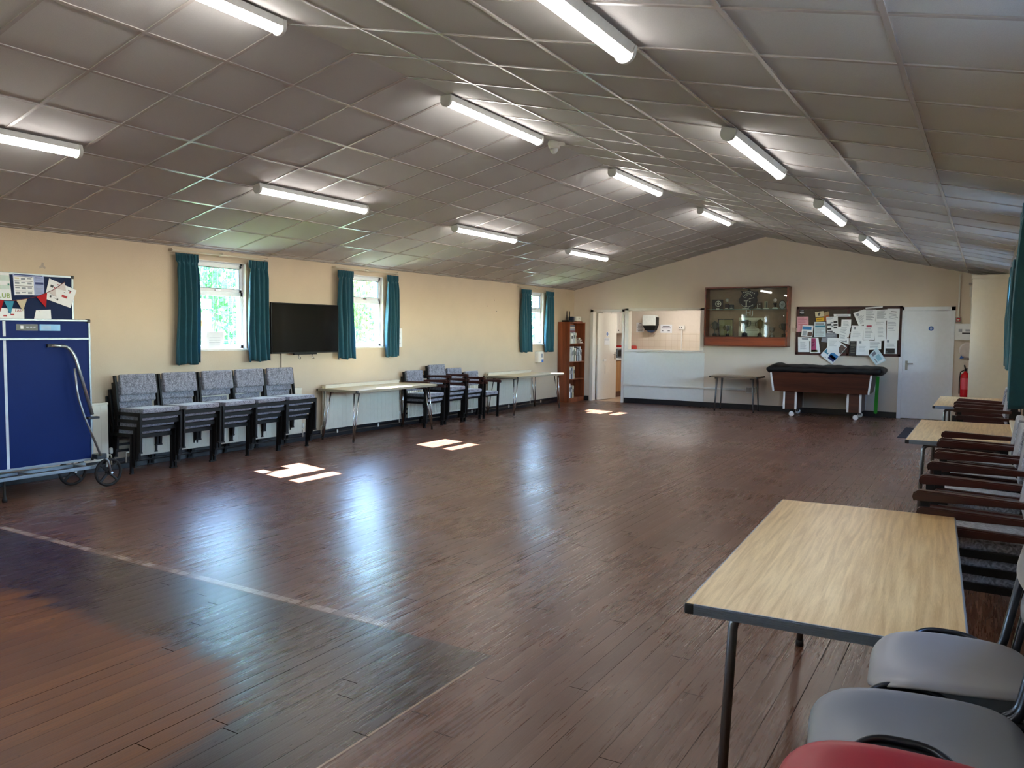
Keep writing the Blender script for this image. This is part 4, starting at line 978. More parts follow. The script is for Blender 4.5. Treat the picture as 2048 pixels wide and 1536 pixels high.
u.bar((.10, y0, .20), (.10, y1+.06, .20), .04, .03, .003); u.bar((-.12, y0, .20), (-.12, y1+.06, .20), .04, .03, .003)
for yy in (y0+.1, .2, y1-.05): u.bar((.10, yy, .20), (-.12, yy, .20), .03, .03, .002)
u.link('chassis', r)
CH2 = pm('galvanised_tube', '#9fa5a8', .28, .85)
t = MB().m(CH2); t.tube(fillet([(.145, .385, 1.365), (.17, .52, 1.36), (.19, .575, 1.27), (.25, .69, .72)], .05, 8), .0155, 12); t.m(EDGEB); t.b2((.13, .35, 1.35), (.155, .415, 1.38), .003); t.b2((.22, .64, .68), (.27, .75, .70), .003); t.link('handle_tube', r)
t = MB().m(CH2); t.tube(fillet([(.22, .55, 1.155), (.22, .575, .90), (.23, .62, .72), (.24, .77, .32)], .05, 8), .010, 12); t.link('brace_tube', r)
for (x, y, s) in ((.17, .885, 1), (-.15, .72, 1)):
    w = MB().m(RUBBER); pts = [(x, y+.125*math.cos(2*PI*k/32), .14+.125*math.sin(2*PI*k/32)) for k in range(32)]
    w.tube(pts, .0145, 8, closed=True); w.m(EDGEB)
    for k in range(4):
        a = PI/4+k*PI/2; w.bar((x, y, .14), (x, y+.118*math.cos(a), .14+.118*math.sin(a)), .02, .022, .002, up=(1, 0, 0))
    w.lathe([(.025, -.02), (.025, .02)], (x, y, .14), 16, 'X'); wh = w.link('wheel', r)
    t = MB().m(CH2); t.tube(fillet([(x+.04, y, .14), (x+.045, y-.03, .27), (x+.02, y-.09, .31)], .03), .012, 10); t.m(pm('dark_caster_housing', '#20262c', .4)); t.box((x+.02, y-.10, .31), (.09, .10, .05), None, .01); t.m(CHROME).lathe([(.012, 0), (.012, .03)], (x+.03, y, .14), 10, 'X'); t.link('fork', wh)
MB().m(RUBBER).lathe([(.02, 0), (.022, .02), (.012, .05), (.01, .19)], (.10, -.03, 0), 14).lathe([(.02, 0), (.022, .02), (.012, .05), (.01, .19)], (.10, -.65, 0), 14).link('foot', r)

# ---------------------------------------------------------------- blue noticeboard above it
BX = XL+.022
r = empty('noticeboard', (XL, 3.79, 1.60), 0, 'blue felt noticeboard with aluminium frame above the table tennis table', 'noticeboard')
MB().m(pm('navy_felt', '#0e2148', .9, bump=.3, bscale=400)).b2((.001, -.90, -.44), (.016, .90, .44)).link('felt_panel', r)
f = MB().m(ALU)
for a, b_ in (((-.915, -.455), (-.895, .455)), ((.895, -.455), (.915, .455)), ((-.915, -.455), (.915, -.435)), ((-.915, .435), (.915, .455))): f.b2((0, a[0], a[1]), (.022, b_[0], b_[1]), .002)
f.link('frame', r)
c_ = MB().m(EDGEB)
for yy in (-.905, .905):
    for zz in (-.445, .445): c_.box((.013, yy, zz), (.026, .032, .032), None, .006)
c_.link('corner_cap', r)
def sheet(name, label, cat, group, P, mat, marks, out, th_=.0012, parent=None):
    """thin slab through four corners (TL, TR, BR, BL); marks are quads (u0, v0, u1, v1, material)"""
    P = [Vector(p) for p in P]; o0 = sum(P, Vector())/4; out = Vector(out)
    def q(u, v): return (P[0]*(1-u)+P[1]*u)*(1-v)+(P[3]*(1-u)+P[2]*u)*v - o0
    b = MB().m(mat)
    F = [q(0, 0), q(1, 0), q(1, 1), q(0, 1)]; V = [b.bm.verts.new(p) for p in F]+[b.bm.verts.new(p+out*th_) for p in F]
    b._fin([b.bm.faces.new([V[i] for i in s]) for s in ((3, 2, 1, 0), (4, 5, 6, 7), (0, 1, 5, 4), (1, 2, 6, 5), (2, 3, 7, 6), (3, 0, 4, 7))])
    for mk in marks:
        u0_, v0_, u1_, v1_, mm = mk; b.m(mm); b.quad([q(u0_, v1_)+out*(th_+.0006), q(u1_, v1_)+out*(th_+.0006), q(u1_, v0_)+out*(th_+.0006), q(u0_, v0_)+out*(th_+.0006)])
    o = b.link(name, parent, o0); 
    if label: tag(o, label, cat, group)
    return o
def lines(u0_, u1_, v0_, v1_, n_, mm, h=.35, seed=1):
    rnd = random.Random(seed); out = []; st_ = (v1_-v0_)/n_
    for i in range(n_): out.append((u0_, v0_+i*st_, u0_+(u1_-u0_)*rnd.uniform(.6, 1), v0_+i*st_+st_*h, mm))
    return out
def LB(pts, d): # crop pixels of the left board -> corners on the board plane
    return [onX(x*170/2009, 530+y*130/1536, BX+d) for x, y in pts]
NAVY = pm('navy_ink', '#1d2f6a', .6); GREYP = pm('grey_print', '#8a909c', .7); GREENP = pm('lime_print', '#7a9a20', .6); REDP = pm('crimson_print', '#a8202c', .6); LILAC = pm('lilac_panel', '#9aa6d0', .6); YELP = pm('ochre_print', '#c8b070', .6); PALEG = pm('pale_green_wash', '#c4d4d0', .7)
lg = 'papers on the blue noticeboard'; OX = (1, 0, 0)
o = sheet('poster', 'poster with green lettering at the left edge of the blue noticeboard', 'poster', lg, LB([(-420, 150), (210, 180), (280, 830), (-400, 850)], 0), PAPER, [(.0, .1, 1, .3, PALEG), (.0, .45, .96, .6, PALEG), (.9, .4, .97, .47, pm('teal_print', '#3f8a7c', .6))], OX)
q_ = LB([(95, 725)], .004)[0]; text('CLUB', .062, GREENP, q_+Vector((0, -.02, 0))-o.location, (PI/2, 0, PI/2), o, 'lettering')
mk = [(.04, .01, .95, .055, NAVY), (.02, .10, .66, .97, PAPER), (.7, .35, .98, .46, NAVY)]+[(.04, v, .62, v+.02, INK) for v in (.1, .32, .55, .78, .97)]
for i, v in enumerate((.17, .38, .62, .84)):
    for j in range(3): mk.append((.05+.2*j, v, .19+.2*j, v+(.09 if (i+j) % 2 else .05), GREYP if (i or j) else YELP))
mk = mk[:2]+[(m_[0], m_[1], m_[2], m_[3], m_[4]) for m_ in mk[2:]]
# the inner white panel is drawn first, the rest a little proud of it
o = sheet('timetable', 'lilac timetable sheet with grey boxes on the blue noticeboard', 'notice', lg, LB([(295, 200), (1030, 255), (1050, 720), (335, 715)], 0), LILAC, [mk[1]], OX)
P_ = LB([(295, 200), (1030, 255), (1050, 720), (335, 715)], 0); P_ = [Vector(p) for p in P_]
b = MB()
for m_ in [mk[0]]+mk[2:]+lines(.7, .98, .1, .32, 4, NAVY, .2)+lines(.7, .98, .5, .95, 7, GREYP, .2):
    u0_, v0_, u1_, v1_, mm = m_; b.m(mm); q = lambda u, v: (P_[0]*(1-u)+P_[1]*u)*(1-v)+(P_[3]*(1-u)+P_[2]*u)*v-o.location+Vector((.0026, 0, 0))
    b.quad([q(u0_, v1_), q(u1_, v1_), q(u1_, v0_), q(u0_, v0_)])
b.link('print', o)
sheet('drawing', 'tilted white sheet with small red and black drawings', 'drawing', lg, LB([(1160, 315), (1810, 600), (1665, 1015), (1050, 790)], .003), PAPER, [(.1, .25, .2, .36, INK), (.23, .3, .27, .36, REDP), (.3, .1, .42, .13, REDP), (.56, .5, .76, .62, REDP), (.6, .35, .65, .38, INK), (.72, .15, .84, .2, INK), (.78, .2, .82, .3, REDP), (.16, .75, .22, .85, INK), (.3, .8, .4, .83, GREYP), (.42, .78, .48, .87, INK), (.2, .7, .34, .72, GREYP)], OX)
o = sheet('poster', 'white sheet with dark red lettering low on the blue noticeboard', 'poster', lg, LB([(-300, 1000), (570, 1040), (580, 1560), (-300, 1560)], .001), PAPER, [(.42, .3, .52, .36, REDP), (.62, .24, .72, .30, REDP), (.56, .12, .6, .2, BLUE)], OX)
q_ = LB([(430, 1080)], .0045)[0]; text('LAS', .036, REDP, q_-o.location, (PI/2, 0, PI/2), o, 'lettering')
sheet('card', 'blank white card with one clipped corner above the table tennis table', 'card', lg, LB([(850, 1070), (1195, 1052), (1235, 1560), (740, 1560)], .002), PAPER, [(.2, .04, .24, .08, GREYP)], OX)
# bunting
r = empty('bunting', (0, 0, 0), 0, 'string of small felt bunting triangles across the blue noticeboard', 'bunting')
fl = [((-60, 830), (90, 830), (0, 1110), '#a81420', 'red'), ((95, 850), (325, 855), (250, 1170), '#3a8aa8', 'blue'), ((375, 825), (640, 795), (540, 1090), '#c3b49a', 'cream'), ((860, 755), (1110, 655), (1085, 1010), '#b01420', 'red'), ((1150, 650), (1300, 560), (1330, 760), '#cfc6c8', 'pinkish white'), ((1320, 545), (1520, 405), (1560, 620), '#cfc6c8', 'pinkish white')]
for a, b_, c_, col_, nm in fl:
    A, B, C_ = LB([a, b_, c_], .009); m_ = pm('felt_'+nm.replace(' ', '_'), col_, .9)
    f = MB().m(m_); V = [f.bm.verts.new(p) for p in (A, B, C_)]+[f.bm.verts.new(p+Vector((.003, 0, 0))) for p in (A, B, C_)]
    f._fin([f.bm.faces.new([V[i] for i in s]) for s in ((0, 1, 2), (5, 4, 3), (0, 3, 4, 1), (1, 4, 5, 2), (2, 5, 3, 0))])
    o = f.link('flag', r); o['label'] = nm+' triangular flag'
pts = LB([(-80, 815), (90, 835), (330, 845), (640, 795), (860, 750), (1110, 655), (1300, 565), (1530, 400)], .0115)
MB().m(pm('dark_red_string', '#6e2a2e', .8)).tube(pts, .003, 6).link('string', r)

# ---------------------------------------------------------------- trophy cabinet
CABW = wood('cabinet_teak', '#4a1d0e', '#7d3a1e', 'X', .35, 10); CABD = pm('cabinet_backing', '#8a6f58', .7, var=.08)
cx0, cx1, cz0, cz1, cy = -4.985, -3.345, 1.285, 2.465, 15.94
r = empty('trophy_cabinet', ((cx0+cx1)/2, YF, cz0), 0, 'wooden glass-fronted trophy cabinet hung on the far wall', 'cabinet')
def cb(a, b_, nm, mat=CABW, bev=.002): return MB().m(mat).b2([a[i]-r.location[i] for i in range(3)], [b_[i]-r.location[i] for i in range(3)], bev).link(nm, r)
cb((cx0, cy, cz0), (cx0+.022, YF-.001, cz1), 'side_panel'); cb((cx1-.03, cy, cz0), (cx1, YF-.001, cz1), 'side_panel')
cb((cx0, cy, cz1-.025), (cx1, YF-.001, cz1), 'top'); cb((cx0, cy, cz0), (cx1, YF-.001, cz0+.02), 'bottom_board')
cb((cx0+.022, YF-.012, cz0+.02), (cx1-.03, YF-.001, cz1-.025), 'back_panel', CABD); cb((cx0+.022, cy+.002, cz0+.17), (cx1-.03, YF-.012, cz0+.187), 'shelf')
cb((cx0+.024, cy+.004, cz0+.021), (cx1-.04, cy+.02, cz0+.168), 'drawer_front', wood('drawer_teak', '#5c220e', '#8f4322', 'X', .3, 7))
shz_ = onY(1465, 618, 16.1).z-.004
cb((cx0+.024, 16.02, shz_-.006), (cx1-.032, YF-.013, shz_), 'glass_shelf', pm('green_glass_edge', '#8fa89a', .15), 0)
cb((cx0+.022, cy+.022, cz0+.19), (cx1-.03, cy+.027, cz1-.026), 'glass_door', GLASS, 0)
MB().m(CHROME).lathe([(.012, 0), (.015, -.012), (.01, -.02)], (cx1-.075-r.location.x, cy+.02-YF, .60), 14, 'Y').link('lock', r)
def C2(x, y, Y=16.12): return onY(1400+x*210/2048, 560+y*150/1463, Y)
SILV = pm('tarnished_silver', '#b0ab9e', .25, .9); DBASE = pm('dark_trophy_base', '#17120f', .35); GOLD = pm('old_gilt', '#9a8450', .35, .8); PEWT = pm('dull_pewter', '#56564f', .4, .8); MAH = pm('dark_mahogany', '#2b120e', .4); CERT = pm('pale_certificate', '#b8b094', .7); CREAMP = pm('cream_plate', '#cfc8b0', .4)
lo_z = cz0+.1872; up_z = shz_+.0006
tg = 'trophies in the glass cabinet'
def cup(px, py_top, zbase, Y, sc_, kind, label, bowl=SILV, base=DBASE):
    c_ = C2(px, 700, Y); zt_ = C2(px, py_top, Y).z; H_ = zt_-zbase
    r_ = empty('trophy', (c_.x, Y, zbase), 0, label, 'trophy', tg); bw_ = H_*.17*sc_
    bh_ = H_*(.22 if kind != 'tall' else .3)
    MB().m(base).lathe([(bw_*1.05, 0), (bw_*1.05, bh_*.25), (bw_*.9, bh_*.3), (bw_*.9, bh_*.95), (bw_*.8, bh_)], (0, 0, 0), 20).link('plinth', r_)
    MB().m(bowl).lathe([(bw_*.7, bh_), (bw_*.25, bh_+H_*.05), (bw_*.16, bh_+H_*.14), (bw_*.25, bh_+H_*.2), (bw_*.16, bh_+H_*.24), (bw_*.75, bh_+H_*.34), (bw_*1.1, bh_+H_*.5), (bw_*1.2, H_*.97), (bw_*1.25, H_), (bw_*1.1, H_-.003)], (0, 0, 0), 24).link('bowl', r_)
    if kind in ('handles', 'lid'):
        for s in (-1, 1): MB().m(bowl).tube(fillet([(s*bw_*1.1, 0, H_*.9), (s*bw_*1.9, 0, H_*.93), (s*bw_*1.8, 0, H_*.66), (s*bw_*.9, 0, H_*.6)], H_*.08, 5), H_*.018, 8).link('handle', r_)
    if kind == 'lid': MB().m(bowl).lathe([(bw_*1.2, H_), (bw_*.9, H_*1.04), (bw_*.3, H_*1.09), (bw_*.2, H_*1.12), (bw_*.02, H_*1.15)], (0, 0, 0), 20).link('lid', r_)
    return r_
cup(295, 835, lo_z, 16.10, 1.0, 'lid', 'dim pewter cup at the left end of the lower trophy shelf', PEWT)
cup(545, 885, lo_z, 16.05, 1.2, 'handles', 'small shiny two-handled cup in front of the framed certificate', SILV)
r1 = cup(880, 775, lo_z, 16.06, 1.05, 'handles', 'largest dark two-handled cup with a red ribbon on the lower shelf', PEWT)
MB().m(pm('red_ribbon', '#8a2820', .7)).bar((.045, -.05, .24), (.03, -.055, .17), .012, .003).link('ribbon', r1)
cup(1175, 800, lo_z, 16.06, .9, 'lid', 'lidded bronze-coloured cup on the lower trophy shelf', pm('bronze_cup', '#5b4a24', .35, .8))
cup(1410, 925, lo_z, 16.06, 1.7, 'plain', 'small bright silver bowl trophy on a silvery base', SILV, SILV)
cup(1650, 850, lo_z, 16.08, 1.1, 'handles', 'dark cup at the right end of the lower trophy shelf', PEWT)
def flat(name, label, cat, P, Y, parts, Yd=.015):
    """board standing in the cabinet: P corner pixels"""
    q = [C2(x, y, Y) for x, y in P]; r_ = sheet(name, label, cat, tg if name == 'plaque' else None, q, parts[0], parts[1], (0, -1, 0), Yd); return r_
flat('framed_certificate', 'certificate in a thin dark frame on the lower trophy shelf', 'certificate', [(355, 760), (655, 760), (655, 1098), (368, 1098)], 16.17, (MAH, [(.06, .05, .94, .97, pm('olive_certificate', '#7c7048', .7)), ]), .01)
flat('certificate', 'pale unframed certificate behind the two large cups', 'certificate', [(760, 735), (1245, 735), (1255, 1098), (750, 1098)], 16.175, (CERT, lines(.1, .9, .3, .8, 5, pm('certificate_print', '#5c553f', .7), .12)), .006)
pq = flat('plaque', 'square dark plaque with a diamond roundel on the upper shelf', 'plaque', [(245, 385), (450, 385), (450, 592), (245, 592)], 16.15, (MAH, [(.36, .82, .66, .96, CREAMP)]), .014)
c_ = C2(357, 465, 16.13)-pq.location
b = MB(); yo = -.003
def disc_(b, m, c, rad, y, n=28): b.m(m); b._fin([b.bm.faces.new([b.bm.verts.new((c[0]+rad*math.cos(2*PI*k/n), y, c[2]+rad*math.sin(2*PI*k/n))) for k in range(n)])])
cyy = c_.y
disc_(b, CREAMP, c_, .062, cyy-.001); disc_(b, MAH, c_, .045, cyy-.002); disc_(b, CREAMP, c_, .034, cyy-.003, 4); disc_(b, MAH, c_, .012, cyy-.004, 4); b.link('roundel', pq)
def standing(px, pt, label, parts_fn, Y=16.10, cat='trophy'):
    c_ = C2(px, 560, Y); z_ = C2(px, pt, Y).z; r_ = empty('trophy', (c_.x, Y, up_z), 0, label, cat, tg); parts_fn(r_, z_-up_z); return r_
def t_disc(r_, H_):
    MB().m(MAH).box((0, 0, H_*.25), (.07, .05, H_*.5), None, .004).link('plinth', r_); MB().m(CREAMP).box((0, -.026, .018), (.06, .002, .016)).link('name_plate', r_)
    MB().m(GOLD).lathe([(.006, H_*.5), (.006, H_*.66)], (0, 0, 0), 8).link('stem', r_); MB().m(pm('dim_medal', '#8d8478', .35, .6)).lathe([(.034, 0), (.038, -.006), (.034, -.012), (.02, -.015)], (0, .006, H_*.82), 24, 'Y').link('medal', r_)
standing(525, 355, 'small trophy with a round medal beside the diamond plaque', t_disc)
def t_clock(r_, H_):
    MB().m(pm('dark_slate_block', '#23242a', .3)).box((0, 0, H_/2), (.09, .05, H_), None, .015).link('block', r_); MB().m(CREAMP).box((0, -.027, .02), (.06, .002, .018)).link('name_plate', r_); MB().m(PEWT).lathe([(.02, 0), (.02, -.004)], (0, -.025, H_*.6), 20, 'Y').link('dial', r_)
standing(617, 480, 'small dark rounded block trophy left of the shield', t_clock)
def t_plq(r_, H_):
    MB().m(pm('brown_plaque', '#4a3022', .5)).box((0, 0, H_/2), (.10, .03, H_), None, .004).link('board', r_); b = MB().m(CREAMP); b.box((.02, -.017, H_*.72), (.022, .003, .022), (0, PI/4, 0)); b.box((-.02, -.017, H_*.5), (.012, .003, H_*.6)); b.box((0, -.017, .012), (.08, .003, .01)); b.link('emblem', r_)
standing(1145, 440, 'brown plaque with a small star right of the shield', t_plq)
def t_cream(r_, H_):
    MB().m(pm('cream_pillar', '#8f8c6c', .4)).box((0, 0, H_/2), (.055, .04, H_*.98), None, .004).link('pillar', r_); b = MB().m(CREAMP); b.box((0, 0, .01), (.09, .06, .02), None, .003).link('foot', r_); MB().m(PEWT).box((.012, -.021, H_*.5), (.016, .003, H_*.7)).link('inset_strip', r_)
standing(1285, 412, 'cream upright pillar trophy on the upper shelf', t_cream)
def t_ball(r_, H_):
    MB().m(CREAMP).lathe([(.05, 0), (.05, .02), (.035, .03)], (0, 0, 0), 20).link('foot', r_); MB().m(MAH).lathe([(.015, .03), (.02, H_*.3), (.035, H_*.45), (.04, H_*.55), (.01, H_*.58)], (0, 0, 0), 20).link('cup', r_)
    MB().m(pm('ivory_ball', '#cdb7ac', .35)).lathe([(.034*math.sin(PI*k/12), H_-.036-.034*math.cos(PI*k/12)+.0) for k in range(1, 12)], (0, 0, 0), 20).link('ball', r_); MB().m(GOLD).lathe([(.008, H_*.58), (.008, H_-.068)], (0, 0, 0), 8).link('stem', r_)
standing(1462, 358, 'trophy topped by a pale ball on the upper shelf', t_ball)
def t_oval(r_, H_):
    MB().m(MAH).lathe([(.088, 0), (.088, -.012)], (0, 0, H_*.5), 32, 'Y', .75).link('backboard', r_); MB().m(pm('grey_oval_plate', '#9fa09a', .3)).lathe([(.074, 0), (.074, -.004)], (0, -.0125, H_*.5), 32, 'Y', .75).link('oval_plate', r_)
    MB().m(PEWT).box((0, -.018, H_*.55), (.05, .002, .01), (0, -.5, 0)).box((.0, -.018, H_*.42), (.05, .002, .006), (0, -.5, 0)).link('inscription', r_)
standing(1605, 405, 'oval plate award at the right end of the upper shelf', t_oval)
# big club shield
pts = [(795, 200), (850, 232), (930, 215), (960, 165), (1000, 215), (1060, 225), (1130, 225), (1140, 268), (1105, 320), (1122, 400), (1105, 470), (1060, 530), (945, 578), (840, 530), (775, 450), (762, 385), (800, 320), (830, 270)]
W3 = [C2(x, y, 16.165) for x, y in pts]; cc_ = C2(945, 390, 16.165)
r = empty('club_shield', cc_, 0, 'large maroon shield emblem standing in the middle of the cabinet', 'shield')
MB().m(pm('maroon_shield', '#26141a', .45)).prism([(p.x-cc_.x, p.z-cc_.z) for p in W3], -.02, 0, 'Y', .004).link('shield_board', r)
b = MB().m(CREAMP); S = lambda x, y: (C2(x, y, 16.165)-cc_)
for i, (x, y) in enumerate([(855, 245), (890, 238), (925, 232), (960, 230), (995, 235), (1030, 248), (1065, 265)]): p = S(x, y); b.box((p.x, -.0225, p.z), (.018, .003, .018), (0, .2*(i-3), 0))
ring = [S(945+62*math.cos(a)*1.05, 312-45*math.sin(a)) for a in [PI*(-.1+1.1*k/14) for k in range(15)]]
b.tube([(p.x, -.023, p.z) for p in ring], .0075, 6)
for i, (x, y) in enumerate([(840, 315), (862, 330), (885, 350), (905, 330), (925, 300)]): p = S(x, y); b.box((p.x, -.0225, p.z), (.02, .003, .012), (0, .5*i, 0))
for i, (x, y) in enumerate([(945, 378), (970, 368), (995, 362), (1020, 356), (1045, 350)]): p = S(x, y); b.box((p.x, -.0225, p.z), (.015, .003, .014), (0, -.2, 0))
for (x, y, w_, h_) in ((905, 408, .09, .012), (908, 460, .022, .085), (905, 520, .05, .014), (978, 425, .025, .022)): p = S(x, y); b.box((p.x, -.0225, p.z), (w_, .003, h_))
for i in range(7): p = S(815+18*i, 485+16*i-1.5*i*i*.3); b.box((p.x, -.0225, p.z), (.013, .003, .013), (0, .7, 0))
for i in range(6): p = S(950+17*i, 528-8*i); b.box((p.x, -.0225, p.z), (.013, .003, .013), (0, -.4, 0))
b.link('emblem', r)
p = S(895, 562); MB().m(CREAMP).box((p.x, -.03, p.z), (.13, .02, .014), None, .002).link('name_plate', r)
for ch, x, hgt in (('H', 940, .155), ('J', 1025, .12)):
    q_ = C2(x, 645, 16.10); o = empty('standing_letter', q_, 0, 'pale standing letter '+ch+' beneath the maroon shield', 'letter', 'letters under the shield')
    text(ch, hgt, pm('pale_letter_plastic', '#b9b9b0', .4), (0, 0, 0), (PI/2, 0, 0), o, 'letter_face', .006)
    MB().m(GLASS).b2((-.04, .004, C2(x, 1000, 16.1).z*0-.09), (.04, .008, -.06)).link('glass_foot', o)

# ---------------------------------------------------------------- far noticeboard and its papers
NX0, NX1, NZ0, NZ1 = -3.235, -1.375, 1.135, 2.068
r = empty('noticeboard', ((NX0+NX1)/2, YF, (NZ0+NZ1)/2), 0, 'large dark-framed noticeboard crowded with papers beside the far door', 'noticeboard')
hx, hz = (NX1-NX0)/2, (NZ1-NZ0)/2; FRW = wood('dark_red_frame_wood', '#2c0f0c', '#4c1e18', 'X', .4, 12)
MB().m(pm('brown_cork', '#4a4038', .9, var=.15, scale=90)).b2((-hx+.03, -.014, -hz+.03), (hx-.03, -.001, hz-.03)).link('cork_panel', r)
f = MB().m(FRW)
for a, b_ in (((-hx, -hz), (-hx+.05, hz)), ((hx-.05, -hz), (hx, hz)), ((-hx, -hz), (hx, -hz+.05)), ((-hx, hz-.05), (hx, hz)), ((-.01, -hz), (.04, hz))): f.b2((a[0], -.024, a[1]), (b_[0], 0, b_[1]), .003)
f.link('frame', r)
PINK = pm('pink_paper', '#d9a0ac', .7); YEL = pm('yellow_card', '#d8a81c', .6); CRM = pm('cream_card', '#c9bfa2', .6); ORG = pm('orange_card', '#a85a2c', .6); TANP = pm('tan_card', '#a08a66', .6)
SKYP = pm('sky_blue_print', '#2f78b4', .5); MAG = pm('magenta_print', '#963060', .5); CYN = pm('teal_blue_print', '#2f7fa0', .5); PBL = pm('pale_blue_paper', '#c2d4dc', .6); BLKP = pm('black_poster', '#1a1a1c', .5); GRYP = pm('slate_print', '#7a7e8c', .6); PHOTO = pm('photo_print', '#5a4640', .5, var=.6, scale=60)
ng = 'papers on the crowded noticeboard'
def L_(*a, **k): return lines(*a, **k)
